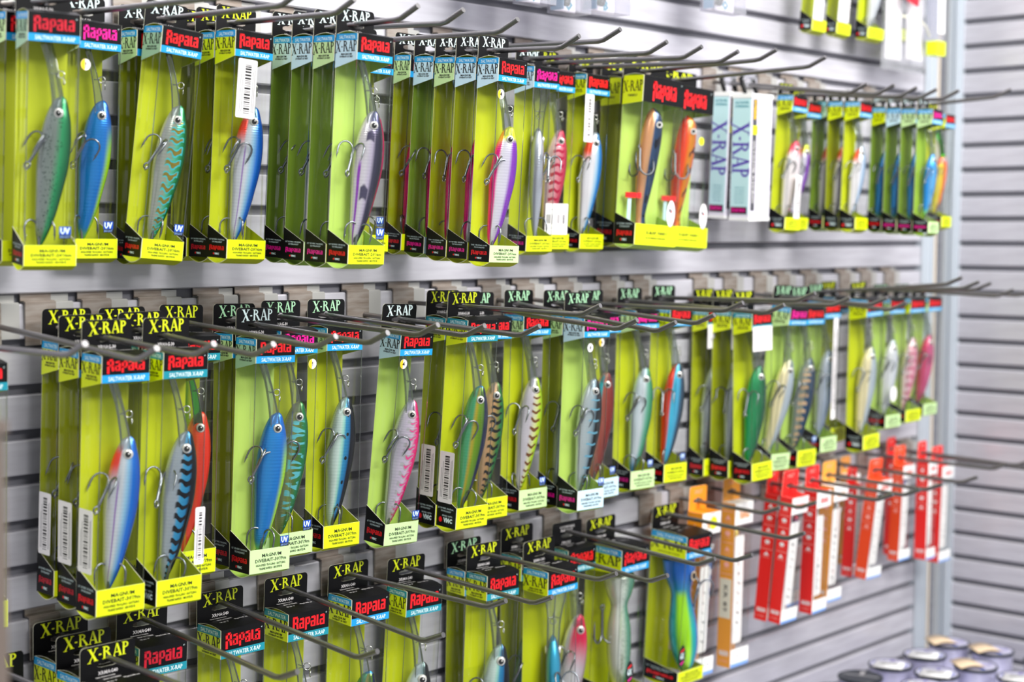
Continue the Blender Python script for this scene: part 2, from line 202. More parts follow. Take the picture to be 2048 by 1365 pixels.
# ------------------------------------------------------------------ objects
def empty(name, loc=(0, 0, 0), rot=(0, 0, 0), scale=(1, 1, 1)):
    o = bpy.data.objects.new(name, None); COL.objects.link(o); o.empty_display_size = .02
    o.location = loc; o.rotation_euler = rot; o.scale = scale; return o
def tag(o, label=None, cat=None, group=None, kind=None):
    for k, v in (('label', label), ('category', cat), ('group', group), ('kind', kind)):
        if v: o[k] = v
    return o
def part(name, me, parent=None, m=None, label=None, loc=None, rot=None):
    o = bpy.data.objects.new(name, me); COL.objects.link(o)
    if parent: o.parent = parent
    if loc: o.location = loc
    if rot: o.rotation_euler = rot
    if m and me.materials:
        o.material_slots[0].link = 'OBJECT'; o.material_slots[0].material = m
    if label: o['label'] = label
    return o
MC = {}
def cached(key, fn):
    if key not in MC: MC[key] = fn()
    return MC[key]
POSE={'p1':(-2.1563,-0.0981,-0.0882,0.0931,-0.221,0.0051,0.0535,0.0353,0.2566),'p2':(-2.0599,-0.0213,-0.0831,0.0539,-0.0002,0.0078,0.0535,0.0353,0.2561),'p3':(-1.9776,-0.0595,-0.0851,0.0704,-0.0188,0.0805,0.0535,0.0353,0.2559),'p4':(-1.9033,-0.0911,-0.0849,0.0415,0.0002,0.0309,0.0535,0.0353,0.2563),'p5a':(-1.8249,-0.2066,-0.0899,0.0521,-0.0021,0.0187,0.0535,0.0353,0.2561),'p6':(-1.649,-0.0238,-0.0793,0.0474,0.0002,0.0061,0.0535,0.0353,0.2559),'p7a':(-1.5515,-0.1672,-0.0927,0.0404,0.0092,0.025,0.0535,0.0353,0.2563),'p8':(-1.364,-0.0627,-0.0809,0.0576,-0.0006,0.0046,0.0535,0.0353,0.2562),'p9':(-1.286,-0.0259,-0.0787,0.0462,-0.0002,0.0071,0.0535,0.0353,0.2562),'p10':(-1.2076,-0.0278,-0.0791,0.0362,-0.0053,0.0184,0.0535,0.0353,0.2563),'p11':(-1.0919,-0.017,-0.0775,0.0397,-0.0096,0.016,0.1,0.038,0.2521),'p12':(-1.1173,-0.0795,-0.081,0.029,-0.0092,0.0496,0.1,0.038,0.2498),'p13':(-0.9945,-0.0478,-0.0842,0.0173,-0.0182,0.0481,0.1,0.038,0.2459),'p14':(-0.8312,-0.0271,-0.08,0.0531,-0.0023,-0.017,0.06,0.033,0.2054),'p15':(-0.8295,-0.0644,-0.0854,0.0348,-0.0004,-0.0187,0.0596,0.0376,0.2039),'p16':(-0.7395,-0.0881,-0.0837,0.0426,0.0002,0.0325,0.0452,0.0304,0.2225),'p17':(-0.6622,-0.0633,-0.086,0.1152,0.0006,0.0204,0.043,0.0369,0.2172),'p18a':(-0.5757,-0.1189,-0.0865,0.0173,0.0019,0.0258,0.0411,0.0298,0.2193),'p19a':(-0.4986,-0.2151,-0.0992,0.0131,0.0054,0.0191,0.036,0.0289,0.2126),'p20':(-0.2961,-0.1285,-0.0927,0.0191,0.0043,0.013,0.0372,0.0371,0.2076),'q1a':(-2.096,-0.1124,-0.4383,0.0498,-0.0124,0.0119,0.058,0.037,0.2759),'q2a':(-2.0239,-0.1172,-0.439,0.0409,0.0085,0.0214,0.058,0.037,0.2759),'qx':(-1.9481,-0.0417,-0.4299,0.0172,-0.0019,0.0321,0.058,0.037,0.276),'q3a':(-1.864,-0.0751,-0.4353,0.0237,-0.0001,0.029,0.058,0.037,0.2762),'q4':(-1.801,-0.0434,-0.4295,0.0326,-0.0004,0.0193,0.058,0.037,0.2759),'q5':(-1.7229,-0.0389,-0.4307,0.0096,-0.0097,0.0232,0.058,0.037,0.276),'q6':(-1.6244,-0.0676,-0.4386,0.0854,0.0019,0.035,0.058,0.037,0.2761),'q7a':(-1.5409,-0.1053,-0.4237,0.0629,-0.0036,0.0199,0.058,0.037,0.2762),'q8':(-1.4567,-0.0529,-0.4287,0.0211,-0.0005,0.016,0.058,0.037,0.276),'q9':(-1.364,-0.0445,-0.4282,0.0115,0.0014,0.0217,0.058,0.037,0.276),'q10a':(-1.2903,-0.0934,-0.4323,0.0207,0.0076,0.0281,0.058,0.037,0.2761),'q11':(-1.2,-0.0423,-0.433,0.0127,-0.0002,0.0022,0.058,0.037,0.2757),'q12':(-1.0944,-0.035,-0.4324,0.0112,-0.0061,0.026,0.058,0.037,0.2761),'q13':(-1.0109,-0.0381,-0.4305,0.0171,-0.0026,0.0286,0.058,0.037,0.2766),'q14a':(-0.8478,-0.082,-0.4428,-0.0052,-0.0043,-0.0103,0.058,0.037,0.2761),'q15':(-0.7597,-0.099,-0.4343,0.1094,0.0148,0.0428,0.058,0.037,0.2762),'q16':(-0.6663,-0.0737,-0.4398,0.0492,-0.0043,0.0191,0.058,0.037,0.2759),'q17':(-0.5906,-0.0619,-0.4326,0.0225,-0.005,0.0002,0.0521,0.0369,0.2662),'q18a':(-0.5,-0.0951,-0.4306,0.0319,-0.0113,-0.0283,0.0548,0.036,0.2707),'q19':(-0.3777,-0.0725,-0.4348,0.023,-0.0091,0.0071,0.0541,0.0369,0.2391),'q20':(-0.2984,-0.0722,-0.4359,0.034,-0.0108,-0.0078,0.0564,0.0369,0.234),'q21':(-0.2061,-0.0602,-0.4376,0.0367,-0.0072,-0.0023,0.0524,0.0369,0.228),'u1a':(-0.7289,-0.1005,-0.7591,0.1016,-0.0056,-0.0028,0.0495,0.0241,0.2215),'u2':(-0.6367,-0.089,-0.7624,0.0482,-0.0039,-0.02,0.0456,0.0261,0.2177),'u3':(-0.559,-0.0757,-0.7626,0.0628,-0.0086,-0.004,0.0473,0.028,0.212),'u4a':(-0.4264,-0.0942,-0.7653,0.1179,-0.0166,0.009,0.0506,0.0244,0.1873),'u5':(-0.3008,-0.077,-0.7549,0.0481,-0.0054,-0.0005,0.0432,0.0222,0.1849),'u6':(-0.1992,-0.0711,-0.759,0.0155,-0.0007,-0.0032,0.036,0.0253,0.1942),'u7':(-0.1203,-0.063,-0.777,0.0306,-0.013,-0.0072,0.0463,0.0259,0.1942),'s12':(-0.91,-0.0377,-0.7701,0.0397,-0.0059,0.0149,0.0505,0.0303,0.2741),'s13':(-0.8192,-0.0433,-0.7653,0.0246,-0.0071,0.003,0.052,0.0273,0.2807),'s2':(-1.9958,-0.0249,-0.779,0.0523,-0.0052,0.0167,0.0647,0.0436,0.33),'s1a':(-2.0973,-0.1076,-0.7899,0.03,0,0,0.0659,0.048,0.33),'s3':(-1.8815,-0.0232,-0.7801,0.0309,-0.0016,0.0016,0.0665,0.0448,0.33),'s4':(-1.7765,-0.0203,-0.7804,0.0346,-0.0032,0.0202,0.0657,0.0458,0.33),'s5':(-1.6714,-0.021,-0.7794,0.0447,-0.0045,0.0126,0.0696,0.0449,0.33),'s6':(-1.5765,-0.0312,-0.7845,0.056,-0.0067,0.0247,0.0665,0.0384,0.33),'s7a':(-1.442,-0.0495,-0.7833,0.0322,-0.0023,0.0155,0.0587,0.0392,0.33),'s8a':(-1.3311,-0.0566,-0.7928,0.0309,0.0022,-0.0136,0.0629,0.0467,0.33),'s9':(-1.228,-0.0221,-0.7847,0.0467,-0.0019,0.0057,0.0529,0.0319,0.33),'s10':(-1.1453,-0.0215,-0.7892,0.0425,0.0002,-0.0078,0.0672,0.0699,0.243),'s11':(-0.9914,-0.0318,-0.7877,0.0697,-0.0014,0.0017,0.0683,0.0696,0.243),'t1':(-0.5987,-0.0585,0.2519,0.0822,-0.001,0.0155,0.0444,0.0251,0.2102),'t2':(-0.4995,-0.0493,0.2553,0.0682,-0.0001,0.0319,0.0455,0.0238,0.2103),'t3':(-0.385,-0.0464,0.2582,0.0713,-0.0101,0.0149,0.0552,0.026,0.2104),'t4':(-0.2805,-0.0333,0.2673,0.0371,-0.004,-0.003,0.0455,0.0244,0.2102),'p1b':(-2.1562,-0.0377,-0.0847,0.0517,0.0005,0.0099,0.0535,0.0353,0.2558),'p3b':(-1.9818,-0.0167,-0.0858,0.0378,-0.0115,0.0113,0.0535,0.0353,0.256),'p4b':(-1.9032,-0.0535,-0.0842,0.0392,-0.0078,0.0211,0.0535,0.0353,0.2556),'p4c':(-1.9077,-0.0207,-0.0826,0.0562,0.0012,0.0078,0.0535,0.0324,0.2553),'p5b':(-1.825,-0.1686,-0.0892,0.048,-0.0006,0.0206,0.0535,0.0353,0.2566),'p5c':(-1.8249,-0.1308,-0.0876,0.044,0.0011,0.0265,0.0535,0.0353,0.256),'p5d':(-1.8247,-0.095,-0.0849,0.0555,-0.011,0.015,0.0535,0.0353,0.2554),'p7b':(-1.5515,-0.1287,-0.0888,0.051,0.0042,0.0157,0.0535,0.0353,0.2558),'p7c':(-1.5516,-0.0912,-0.0865,0.0464,0.0028,0.0206,0.0535,0.0353,0.2565),'p7d':(-1.5515,-0.0527,-0.0823,0.0582,0.0016,0.0173,0.0535,0.0353,0.256),'p7e':(-1.5574,-0.0219,-0.0787,0.0603,-0.004,0.0183,0.0535,0.0304,0.2562),'p18c':(-0.5757,-0.0545,-0.0827,0.0221,-0.0018,-0.0032,0.043,0.0281,0.2202),'p18b':(-0.5757,-0.0864,-0.0838,0.0266,-0.0016,-0.0072,0.043,0.0289,0.2194),'p19d':(-0.4986,-0.1287,-0.0923,0.0277,-0.0017,-0.0055,0.0429,0.0271,0.2133),'p19c':(-0.4986,-0.1577,-0.0947,0.0258,-0.0015,-0.0034,0.0429,0.0275,0.2131),'p19b':(-0.4986,-0.1866,-0.097,0.0226,-0.0015,-0.0045,0.0428,0.0277,0.2125),'q1b':(-2.0961,-0.0692,-0.4346,0.051,-0.0046,-0.0034,0.058,0.037,0.276),'q1c':(-2.0962,-0.0362,-0.4291,0.0473,0.001,0.0134,0.058,0.0326,0.276),'q2c':(-2.0239,-0.0725,-0.4341,0.03,-0,-0,0.058,0.037,0.2755),'q2d':(-2.0239,-0.0351,-0.4304,0.03,-0.0001,-0,0.058,0.037,0.2755),'q3b':(-1.8642,-0.0333,-0.4318,0.0084,-0.0252,0.0223,0.058,0.037,0.2766),'q7b':(-1.5409,-0.066,-0.4232,0.0496,-0.0139,0.0268,0.058,0.037,0.2758),'q10b':(-1.2904,-0.0543,-0.4299,0.023,-0.0095,0.0164,0.058,0.037,0.2763),'q14c':(-0.862,-0.0117,-0.4405,0.02,0.0002,0.0004,0.058,0.0299,0.2752),'q14b':(-0.8478,-0.042,-0.4411,0.0103,-0.0045,0.0027,0.058,0.037,0.2756),'u1b':(-0.7289,-0.0652,-0.7605,0.0735,0.0025,0.0285,0.036,0.0257,0.2204),'u4b':(-0.4264,-0.0463,-0.7825,0.0441,-0.0014,-0.0002,0.036,0.0239,0.1725),'s1b':(-2.0973,-0.0619,-0.785,0.03,-0,-0,0.0662,0.0453,0.33),'s1c':(-2.0973,-0.0167,-0.7776,0.03,-0.0001,-0,0.0666,0.0448,0.33),'s7b':(-1.4451,-0.0145,-0.782,0.0251,-0.0024,0.0002,0.0662,0.0346,0.33),'s8b':(-1.3345,-0.0165,-0.7778,0.0295,-0.0015,0.0001,0.0662,0.0397,0.33),'q0':(-2.2265,-0.05,-0.4445,0.02,0,0.01,0.058,0.037,0.2755),'s0':(-2.187,-0.03,-0.8,0.02,0,0,0.0655,0.046,0.33)}
HOOK={'p2':(-2.0599,-0.07,-0.0213,-0.0706,-0.268,-0.0766),'p3':(-1.9776,-0.0716,-0.0595,-0.0726,-0.2621,-0.076),'p4':(-1.9033,-0.0701,-0.0911,-0.0724,-0.2625,-0.0768),'p5a':(-1.8249,-0.077,-0.2066,-0.0774,-0.2791,-0.0769),'p6':(-1.649,-0.0662,-0.0238,-0.0668,-0.2674,-0.0734),'p7a':(-1.5515,-0.0732,-0.1672,-0.0802,-0.2806,-0.0849),'p8':(-1.364,-0.0664,-0.0627,-0.0684,-0.2736,-0.0751),'p9':(-1.286,-0.0653,-0.0259,-0.0662,-0.2737,-0.0747),'p10':(-1.2076,-0.0657,-0.0278,-0.0666,-0.2791,-0.0749),'p12':(-1.1173,-0.0698,-0.0795,-0.0685,-0.2828,-0.0653),'p13':(-0.9945,-0.0728,-0.0478,-0.0717,-0.2889,-0.0662),'p15':(-0.8295,-0.0593,-0.0644,-0.0674,-0.2641,-0.0925),'p16':(-0.7395,-0.0626,-0.0881,-0.0712,-0.2619,-0.0882),'p17':(-0.6622,-0.0691,-0.0633,-0.0735,-0.2601,-0.0872),'p18a':(-0.5757,-0.0651,-0.1189,-0.074,-0.2507,-0.0838),'p19a':(-0.4986,-0.077,-0.2151,-0.0867,-0.2526,-0.0809),'p20':(-0.2961,-0.077,-0.1285,-0.0802,-0.2526,-0.0657),'q0':(-2.2265,-0.427,-0.05,-0.43,-0.2436,-0.4275),'q1a':(-2.096,-0.4171,-0.1124,-0.4238,-0.2676,-0.4331),'q2a':(-2.0239,-0.415,-0.1172,-0.4245,-0.2714,-0.437),'qx':(-1.9481,-0.4125,-0.0417,-0.4154,-0.2809,-0.4322),'q3a':(-1.864,-0.4162,-0.0751,-0.4208,-0.271,-0.4328),'q4':(-1.801,-0.413,-0.0434,-0.415,-0.2856,-0.4262),'q5':(-1.7229,-0.4139,-0.0389,-0.4162,-0.2842,-0.4306),'q6':(-1.6244,-0.4206,-0.0676,-0.4241,-0.2821,-0.4354),'q7a':(-1.5409,-0.4074,-0.1053,-0.4092,-0.3078,-0.4127),'q8':(-1.4567,-0.4099,-0.0529,-0.4142,-0.2998,-0.4342),'q9':(-1.364,-0.4088,-0.0445,-0.4137,-0.2925,-0.4413),'q10a':(-1.2903,-0.4105,-0.0934,-0.4178,-0.3022,-0.434),'q11':(-1.2,-0.4181,-0.0423,-0.4185,-0.2873,-0.4209),'q12':(-1.0944,-0.4166,-0.035,-0.4179,-0.2874,-0.4276),'q13':(-1.0109,-0.4165,-0.0381,-0.416,-0.2873,-0.4128),'q14a':(-0.8478,-0.427,-0.082,-0.4283,-0.251,-0.4262),'q15':(-0.7597,-0.4151,-0.099,-0.4198,-0.2677,-0.4278),'q16':(-0.6663,-0.4193,-0.0737,-0.4253,-0.2517,-0.4398),'q17':(-0.5906,-0.423,-0.0619,-0.4181,-0.3115,-0.3984),'q18a':(-0.5,-0.42,-0.0951,-0.4161,-0.2983,-0.4078),'q19':(-0.3777,-0.4228,-0.0725,-0.4203,-0.262,-0.4138),'q20':(-0.2984,-0.4192,-0.0722,-0.4214,-0.268,-0.4274),'q21':(-0.2061,-0.4214,-0.0602,-0.4231,-0.268,-0.4291),'s2':(-1.9958,-0.7556,-0.0249,-0.758,-0.272,-0.7815),'s3':(-1.8815,-0.7569,-0.0232,-0.7591,-0.2719,-0.7824),'s4':(-1.7765,-0.7574,-0.0203,-0.7594,-0.2701,-0.7842),'s5':(-1.6714,-0.758,-0.021,-0.7584,-0.2713,-0.7625),'s6':(-1.5765,-0.7619,-0.0312,-0.7635,-0.2628,-0.7755),'s7a':(-1.442,-0.7609,-0.0495,-0.7623,-0.2579,-0.7683),'s8a':(-1.3311,-0.7672,-0.0566,-0.7718,-0.2591,-0.7882),'s9':(-1.228,-0.7622,-0.0221,-0.7637,-0.265,-0.7805),'s10':(-1.1453,-0.7666,-0.0215,-0.7682,-0.2725,-0.7864),'s11':(-0.9914,-0.7652,-0.0318,-0.7667,-0.2639,-0.7773),'s12':(-0.91,-0.7548,-0.0377,-0.7561,-0.1674,-0.7605),'s13':(-0.8192,-0.7479,-0.0433,-0.7513,-0.1787,-0.7619),'u1a':(-0.7289,-0.743,-0.1005,-0.7441,-0.268,-0.7501),'u2':(-0.6367,-0.7444,-0.089,-0.7474,-0.268,-0.7534),'u3':(-0.559,-0.7452,-0.0757,-0.7476,-0.268,-0.7536),'u4a':(-0.4264,-0.747,-0.0942,-0.7503,-0.268,-0.7563),'u5':(-0.3008,-0.743,-0.077,-0.7399,-0.268,-0.7459),'u6':(-0.1992,-0.743,-0.0711,-0.744,-0.268,-0.75),'u7':(-0.1203,-0.7602,-0.063,-0.762,-0.268,-0.768),'s1a':(-2.0973,-0.7649,-0.1076,-0.7689,-0.268,-0.7749),'s0':(-2.187,-0.777,-0.03,-0.779,-0.268,-0.785),'p1':(-2.1563,-0.0722,-0.0981,-0.0757,-0.268,-0.0817),'t1':(-0.5987,0.273,-0.0585,0.2639,-0.268,0.2579),'t2':(-0.4995,0.273,-0.0493,0.2673,-0.268,0.2613),'t3':(-0.385,0.273,-0.0464,0.2702,-0.268,0.2642),'t4':(-0.2805,0.2802,-0.0333,0.2793,-0.268,0.2733)}

# ------------------------------------------------------------------ the room shell
Z0 = .108868; PITCH = .05
def slat_mesh(L, dp):
    # profile (out, z): lip at z=0, face to -.038, ledge behind
    pr = [(dp, .0008), (.003, .0008), (.0012, .0004), (0, -.0012), (0, -.0366+(.0125-dp)*.1), (.0014, -.038), (dp, -.038)]
    mb = MB(); n = len(pr); a = []; b = []
    for y, z in pr:
        a.append((0, y, z)); b.append((L, y, z))
    mb.add(a+b, [(i, i+1, i+1+n, i+n) for i in range(n-1)], 'alu')
    mb.add(a, [tuple(range(n))], 'alu'); mb.add(b, [tuple(range(n))[::-1]], 'alu'); return mb.mesh('slat')
mb = MB(); mb.box((-2.8, .0125, -1.75), (-.083, .03, .52), 'dark'); wl = part('wall_left', mb.mesh('wall_left')); tag(wl, kind='structure')
mb = MB(); mb.box((.009, -1.4, -1.75), (.03, -.042, .52), 'dark'); wr = part('wall_right', mb.mesh('wall_right')); tag(wr, kind='structure')
ms = slat_mesh(2.715, .0125); msr = slat_mesh(1.358, .009)
for k in range(-8, 37):
    part('slat', ms, wl, loc=(-2.8, 0, Z0-PITCH*k))
    part('slat', msr, wr, loc=(0, -.042, Z0-PITCH*k), rot=(0, 0, -PI/2))
def post(name, x0, y0, x1, y1, ax):
    mb = MB(); mb.box((x0, y0, -1.75), (x1, y1, .52), 'alup'); e = .004
    for q in (.22, .62):
        if ax == 'x': a = x0+(x1-x0)*q; mb.box((a, y0-e, -1.75), (a+.009, y0, .52), 'alup')
        else: a = y0+(y1-y0)*q; mb.box((x0-e, a, -1.75), (x0, a+.009, .52), 'alup')
    tag(part(name, mb.mesh(name)), kind='structure')
post('trim_1', -.083, -.003, -.034, .03, 'x')
post('trim_2', -.003, -.042, .03, -.008, 'y')
mb = MB(); mb.box((-.034, .012, -1.75), (.03, .03, .52), 'alu')
for q in (-.031, -.011): mb.box((q, .006, -1.75), (q+.005, .012, .52), 'beige')
tag(part('trim_3', mb.mesh('trim_3')), kind='structure')
mb = MB(); mb.box((-3.5, -5.5, -1.78), (.6, .1, -1.75), 'shelf'); tag(part('floor', mb.mesh('floor')), kind='structure')
mb = MB(); mb.box((-1.6, -.62, -1.245), (-.004, -.004, -1.205), 'shelf'); mb.box((-1.6, -.624, -1.225), (-.004, -.62, -1.19), 'shelf')
tag(part('display_shelf', mb.mesh('display_shelf')), 'grey metal base shelf in the corner under the line spools', 'shelf')

# ------------------------------------------------------------------ hooks
def hook(key, X, zw, yh, zh, yb, zb, label, grp='steel peg hooks on the slatted wall'):
    r = empty('display_hook', (X, 0, zw)); tag(r, label, 'display hook', grp)
    mb = MB(); s = (zb-zw)/yb
    pts = [(0, -.004, -.004*s), (0, yb*.5, s*yb*.5), (0, yb+.006, zb-zw), (0, yb-.003, zb-zw+.0012), (0, yb-.03, zb-zw+.0125)]
    mb.tube(pts, .0033, 'steel', 8); part('rod', mb.mesh('rod'), r)
    k = round((Z0-.02-zw)/PITCH); zt = Z0-PITCH*k-zw
    mb = MB(); mb.box((-.028, -.0022, -.037), (.0315, -.0004, .0015), 'bracket'); mb.box((-.028, -.0004, .0012), (.0315, .010, .0024), 'bracket'); mb.box((-.028, .0085, .0024), (.0315, .010, .0105), 'bracket')
    part('bracket_plate', cached('brk', lambda: mb.mesh('bracket_plate')), r, loc=(0, 0, zt))
    m2 = MB(); m2.box((-.0300, -.0046, -.045), (.008, -.0022, .0028), 'tanrefl'); m2.box((-.0300, -.0022, .0026), (.008, .0075, .004), 'tanrefl'); m2.box((-.0300, .0058, .004), (.008, .0078, .0118), 'tanrefl')  # raised tan strip paints the brown reflection over the plate's left part
    part('bracket_reflection', cached('brf', lambda: m2.mesh('bracket_reflection')), r, loc=(0, 0, zt))
    return r

# ------------------------------------------------------------------ clear lure boxes
DIM = {'mag1': (.0535, .0353, .256), 'mag': (.058, .037, .2755), 'sml': (.043, .030, .215), 'sml2': (.052, .037, .25), 'm40': (.0655, .045, .33), 'haku': (.1, .038, .25), 'pop': (.0675, .07, .243)}
ST = dict(  # head front / head side back edge / blue strip / tray front / tray side back / tab height, fractions of h
    mag1=(.112, .148, .030, .084, .146, .118), mag=(.102, .135, .030, .102, .170, .125), m40=(.105, .10, .028, .1, .16, .11), sml=(.115, .15, .035, .09, .16, .10), sml2=(.11, .14, .03, .095, .16, .11), haku=(.155, .17, 0, .125, .185, .11), pop=(.15, .165, .043, .09, .13, .15))
FEET = {'mag1': ('MAGNUM', "DIVEBAIT-20'/6m", 'DIVEBAIT-20 FEET', 'XRMAG-20'), 'mag': ('MAGNUM', "DIVEBAIT-30'/9m", 'DIVEBAIT-30 FEET', 'XRMAG-30'), 'm40': ('MAGNUM', "DIVEBAIT-40'/12m", 'DIVEBAIT-40 FEET', 'XRMAG40')}
FEET['sml'] = FEET['mag1']; FEET['sml2'] = FEET['mag']; FEET['pop'] = FEET['m40']
def round_rect(x0, y0, x1, y1, r, top_only=False):
    p = []
    for cx, cy, a in ((x1-r, y1-r, 0), (x0+r, y1-r, PI/2)): p += arc(cx, cy, r, r, a, a+PI/2, 4)
    if top_only: return p+[(x0, y0), (x1, y0)]
    for cx, cy, a in ((x0+r, y0+r, PI), (x1-r, y0+r, 1.5*PI)): p += arc(cx, cy, r, r, a, a+PI/2, 4)
    return p
def tab_with_slot(mb, w, z0, z1, zs, sw, sh, kf, kb, thick=.0007, y=0):
    # card with rounded top corners and a wide euro slot, walked as a ring of quads
    out = []; N = 40
    corners = round_rect(-w/2, z0, w/2, z1, .005, True)
    def ray_out(a):
        dx, dz = math.cos(a), math.sin(a); best = 1e9
        n = len(corners)
        for i in range(n):
            x1_, y1_ = corners[i]; x2, y2 = corners[(i+1) % n]; ex, ey = x2-x1_, y2-y1_
            den = dx*ey-dz*ex
            if abs(den) < 1e-12: continue
            t = ((x1_)*ey-(y1_-zs)*ex)/den; u = (x1_*dz-(y1_-zs)*dx)/den
            if t > 0 and -1e-6 <= u <= 1+1e-6: best = min(best, t)
        return (dx*best, zs+dz*best)
    ang = sorted(set([2*PI*i/N for i in range(N)]+[math.atan2(z-zs, x) % (2*PI) for x, z in corners]))
    n = len(ang); oo = [ray_out(a) for a in ang]
    ii = []
    for a in ang:
        c, s_ = math.cos(a), math.sin(a); k = 1/max(abs(c)/(sw/2), abs(s_)/(sh/2)); x = c*k; z = s_*k
        x = max(-sw/2, min(sw/2, x)); bump = sh*.55*max(0, 1-abs(x)/(sw*.2)) if s_ > 0 else 0
        rr = 1-.35*max(0, (abs(x)-sw*.36)/(sw*.14)) ; ii.append((x, zs+z*rr+bump))
    f = [(x, y-thick, z) for x, z in oo]+[(x, y-thick, z) for x, z in ii]; b = [(x, y, z) for x, z in oo]+[(x, y, z) for x, z in ii]
    q = [(i, (i+1) % n, (i+1) % n+n, i+n) for i in range(n)]
    mb.add(f, q, kf); mb.add(b, [t[::-1] for t in q], kb)
    mb.add(f[:n]+b[:n], [(i, i+n, (i+1) % n+n, (i+1) % n) for i in range(n)], 'cream'); mb.add(f[n:]+b[n:], [(i, (i+1) % n, (i+1) % n+n, i+n) for i in range(n)], 'cream')
def hang_card(t, tabc, plain=False):
    w, d, h = DIM[t]; st = ST[t]; H = h*st[5]; mb = MB(); cw = w*1.06
    zs = H*.40 if t != 'haku' else H*.42
    tab_with_slot(mb, cw, -.004, H, zs, .026 if t not in ('sml', 'sml2') else .02, .0055, 'black', 'black')
    F = (V((0, -.0007, 0)), V((1, 0, 0)), V((0, 0, 1)), V((0, -1, 0)))
    if plain: mb.text(F, 'COMPARE', 0, H*.72, H*.1, 'paper', cw*.5); mb.text(F, 'RESIST', 0, H*.58, H*.1, 'paper', cw*.4); mb.text(F, 'FINLAND', 0, H*.08, H*.08, 'paper', cw*.3)
    else:
        mb.glyphs(F, SERIF, -cw*.36, H*.56, cw*.74, H*.38, tabc)
        mb.text(F, FEET.get(t, FEET['mag'])[3] if t != 'haku' else 'XRHK14', 0, H*.10, H*.11, 'paper', cw*.36, bold=.01)
    return mb.mesh('hang_card')
def header(t, side, logo, strip, top, ki):
    w, d, h = DIM[t]; st = ST[t]; hf, hb, bs = h*st[0], h*st[1], h*st[2]; mb = MB(); T = .0005
    F = frame_front(w, d, h); mb.plate(F, rc(0, -hf, w, 0), T, 'black', ki)
    F = (F[0]+F[3]*T, F[1], F[2], F[3])
    if bs: mb.flat(F, rc(0, -hf, w, -hf+bs), strip, .0001)
    lw = w*.80 if t != 'haku' else w*.58; lh = (hf-bs)*.62
    mb.glyphs(F, BLOCK, (w-lw)/2 if t != 'haku' else w*.23, -hf+bs+(hf-bs)*.2, lw, lh, logo)
    mb.text(F, '®', w*.93, -hf*.2, hf*.07, 'tabwhite')
    if bs: mb.text(F, 'SALTWATER X-RAP', w*.52, -hf+bs*.22, bs*.55, 'tabwhite', w*.78, bold=.02)
    L = frame_left(w, d, h); mb.plate(L, [(0, -hb), (d, -hf), (d, 0), (0, 0)], T, side, ki); L = (L[0]+L[3]*T, L[1], L[2], L[3])
    if bs:
        mb.flat(L, rc(0, -bs*.95, d, 0), strip, .0001); mb.text(L, 'SALTWATER', d*.53, -bs*.75, bs*.5, 'tabwhite', d*.76, bold=.01)
        a = -bs-(hf-bs)*.62; mb.glyphs(L, SERIF, d*.01, a+.001, d*.98, (hf-bs)*.56, 'ink')
        mb.text(L, FEET[t][0] if t != 'pop' else '', d*.52, a-h*.012, h*.0085, 'ink', d*.5, bold=.03) if t != 'pop' else None
        mb.text(L, FEET[t][2] if t != 'pop' else 'SALTWATER POPPER', d*.52, a-h*.022, h*.007, 'ink', d*.62, bold=.03)
    else:
        mb.glyphs(L, SERIF, d*.02, -hf*.6, d*.96, hf*.4, 'ink'); mb.text(L, 'HAKU', d*.5, -hf*.8, hf*.09, 'ink', d*.44, bold=.03)
    R = frame_right(w, d, h); mb.plate(R, [(0, -hf), (d, -hb), (d, 0), (0, 0)], T, side, ki)
    # arched lid
    n = 8; A = .0032; up = [(-d*i/n-(0 if i < n else T), A*math.sin(PI*i/n)) for i in range(n+1)]
    a = [(-w/2, y, z) for y, z in up]; b = [(w/2, y, z) for y, z in up]
    mb.add(a+b, [(i, i+n+1, i+n+2, i+1) for i in range(n)], top, True)
    mb.add([(x, y, z-.0004) for x, y, z in a+b], [(i, i+1, i+n+2, i+n+1) for i in range(n)], ki, True)
    mb.add(a+[(x, y, z-.0004) for x, y, z in a], [(i, i+1, i+n+2, i+n+1) for i in range(n)], 'cream')
    LF = (V((-w/2, -d*.3, A*.9)), V((1, 0, 0)), V((0, -1, .08)).normalized() if 0 else V((0, 1, 0)), V((0, 0, 1)))
    if t in ('mag', 'm40', 'pop'):
        for q, (tx, u, ww) in enumerate((('PROFONDEUR DE NAGE', .38, .36), ('PROF. DE TRAINE', .42, .32), ('18 cm  7"', .32, .2), ('97g 3-3/8 oz', .72, .3))):
            vv = (.1, -.08, -.28, -.22)[q]*d
            mb.text((LF[0]+V((0, 0, .0004-abs(vv)*.02)), LF[1], LF[2], LF[3]), tx, w*u, vv, .003, 'paper', w*ww, bold=.02)
    return mb.mesh('header_band')
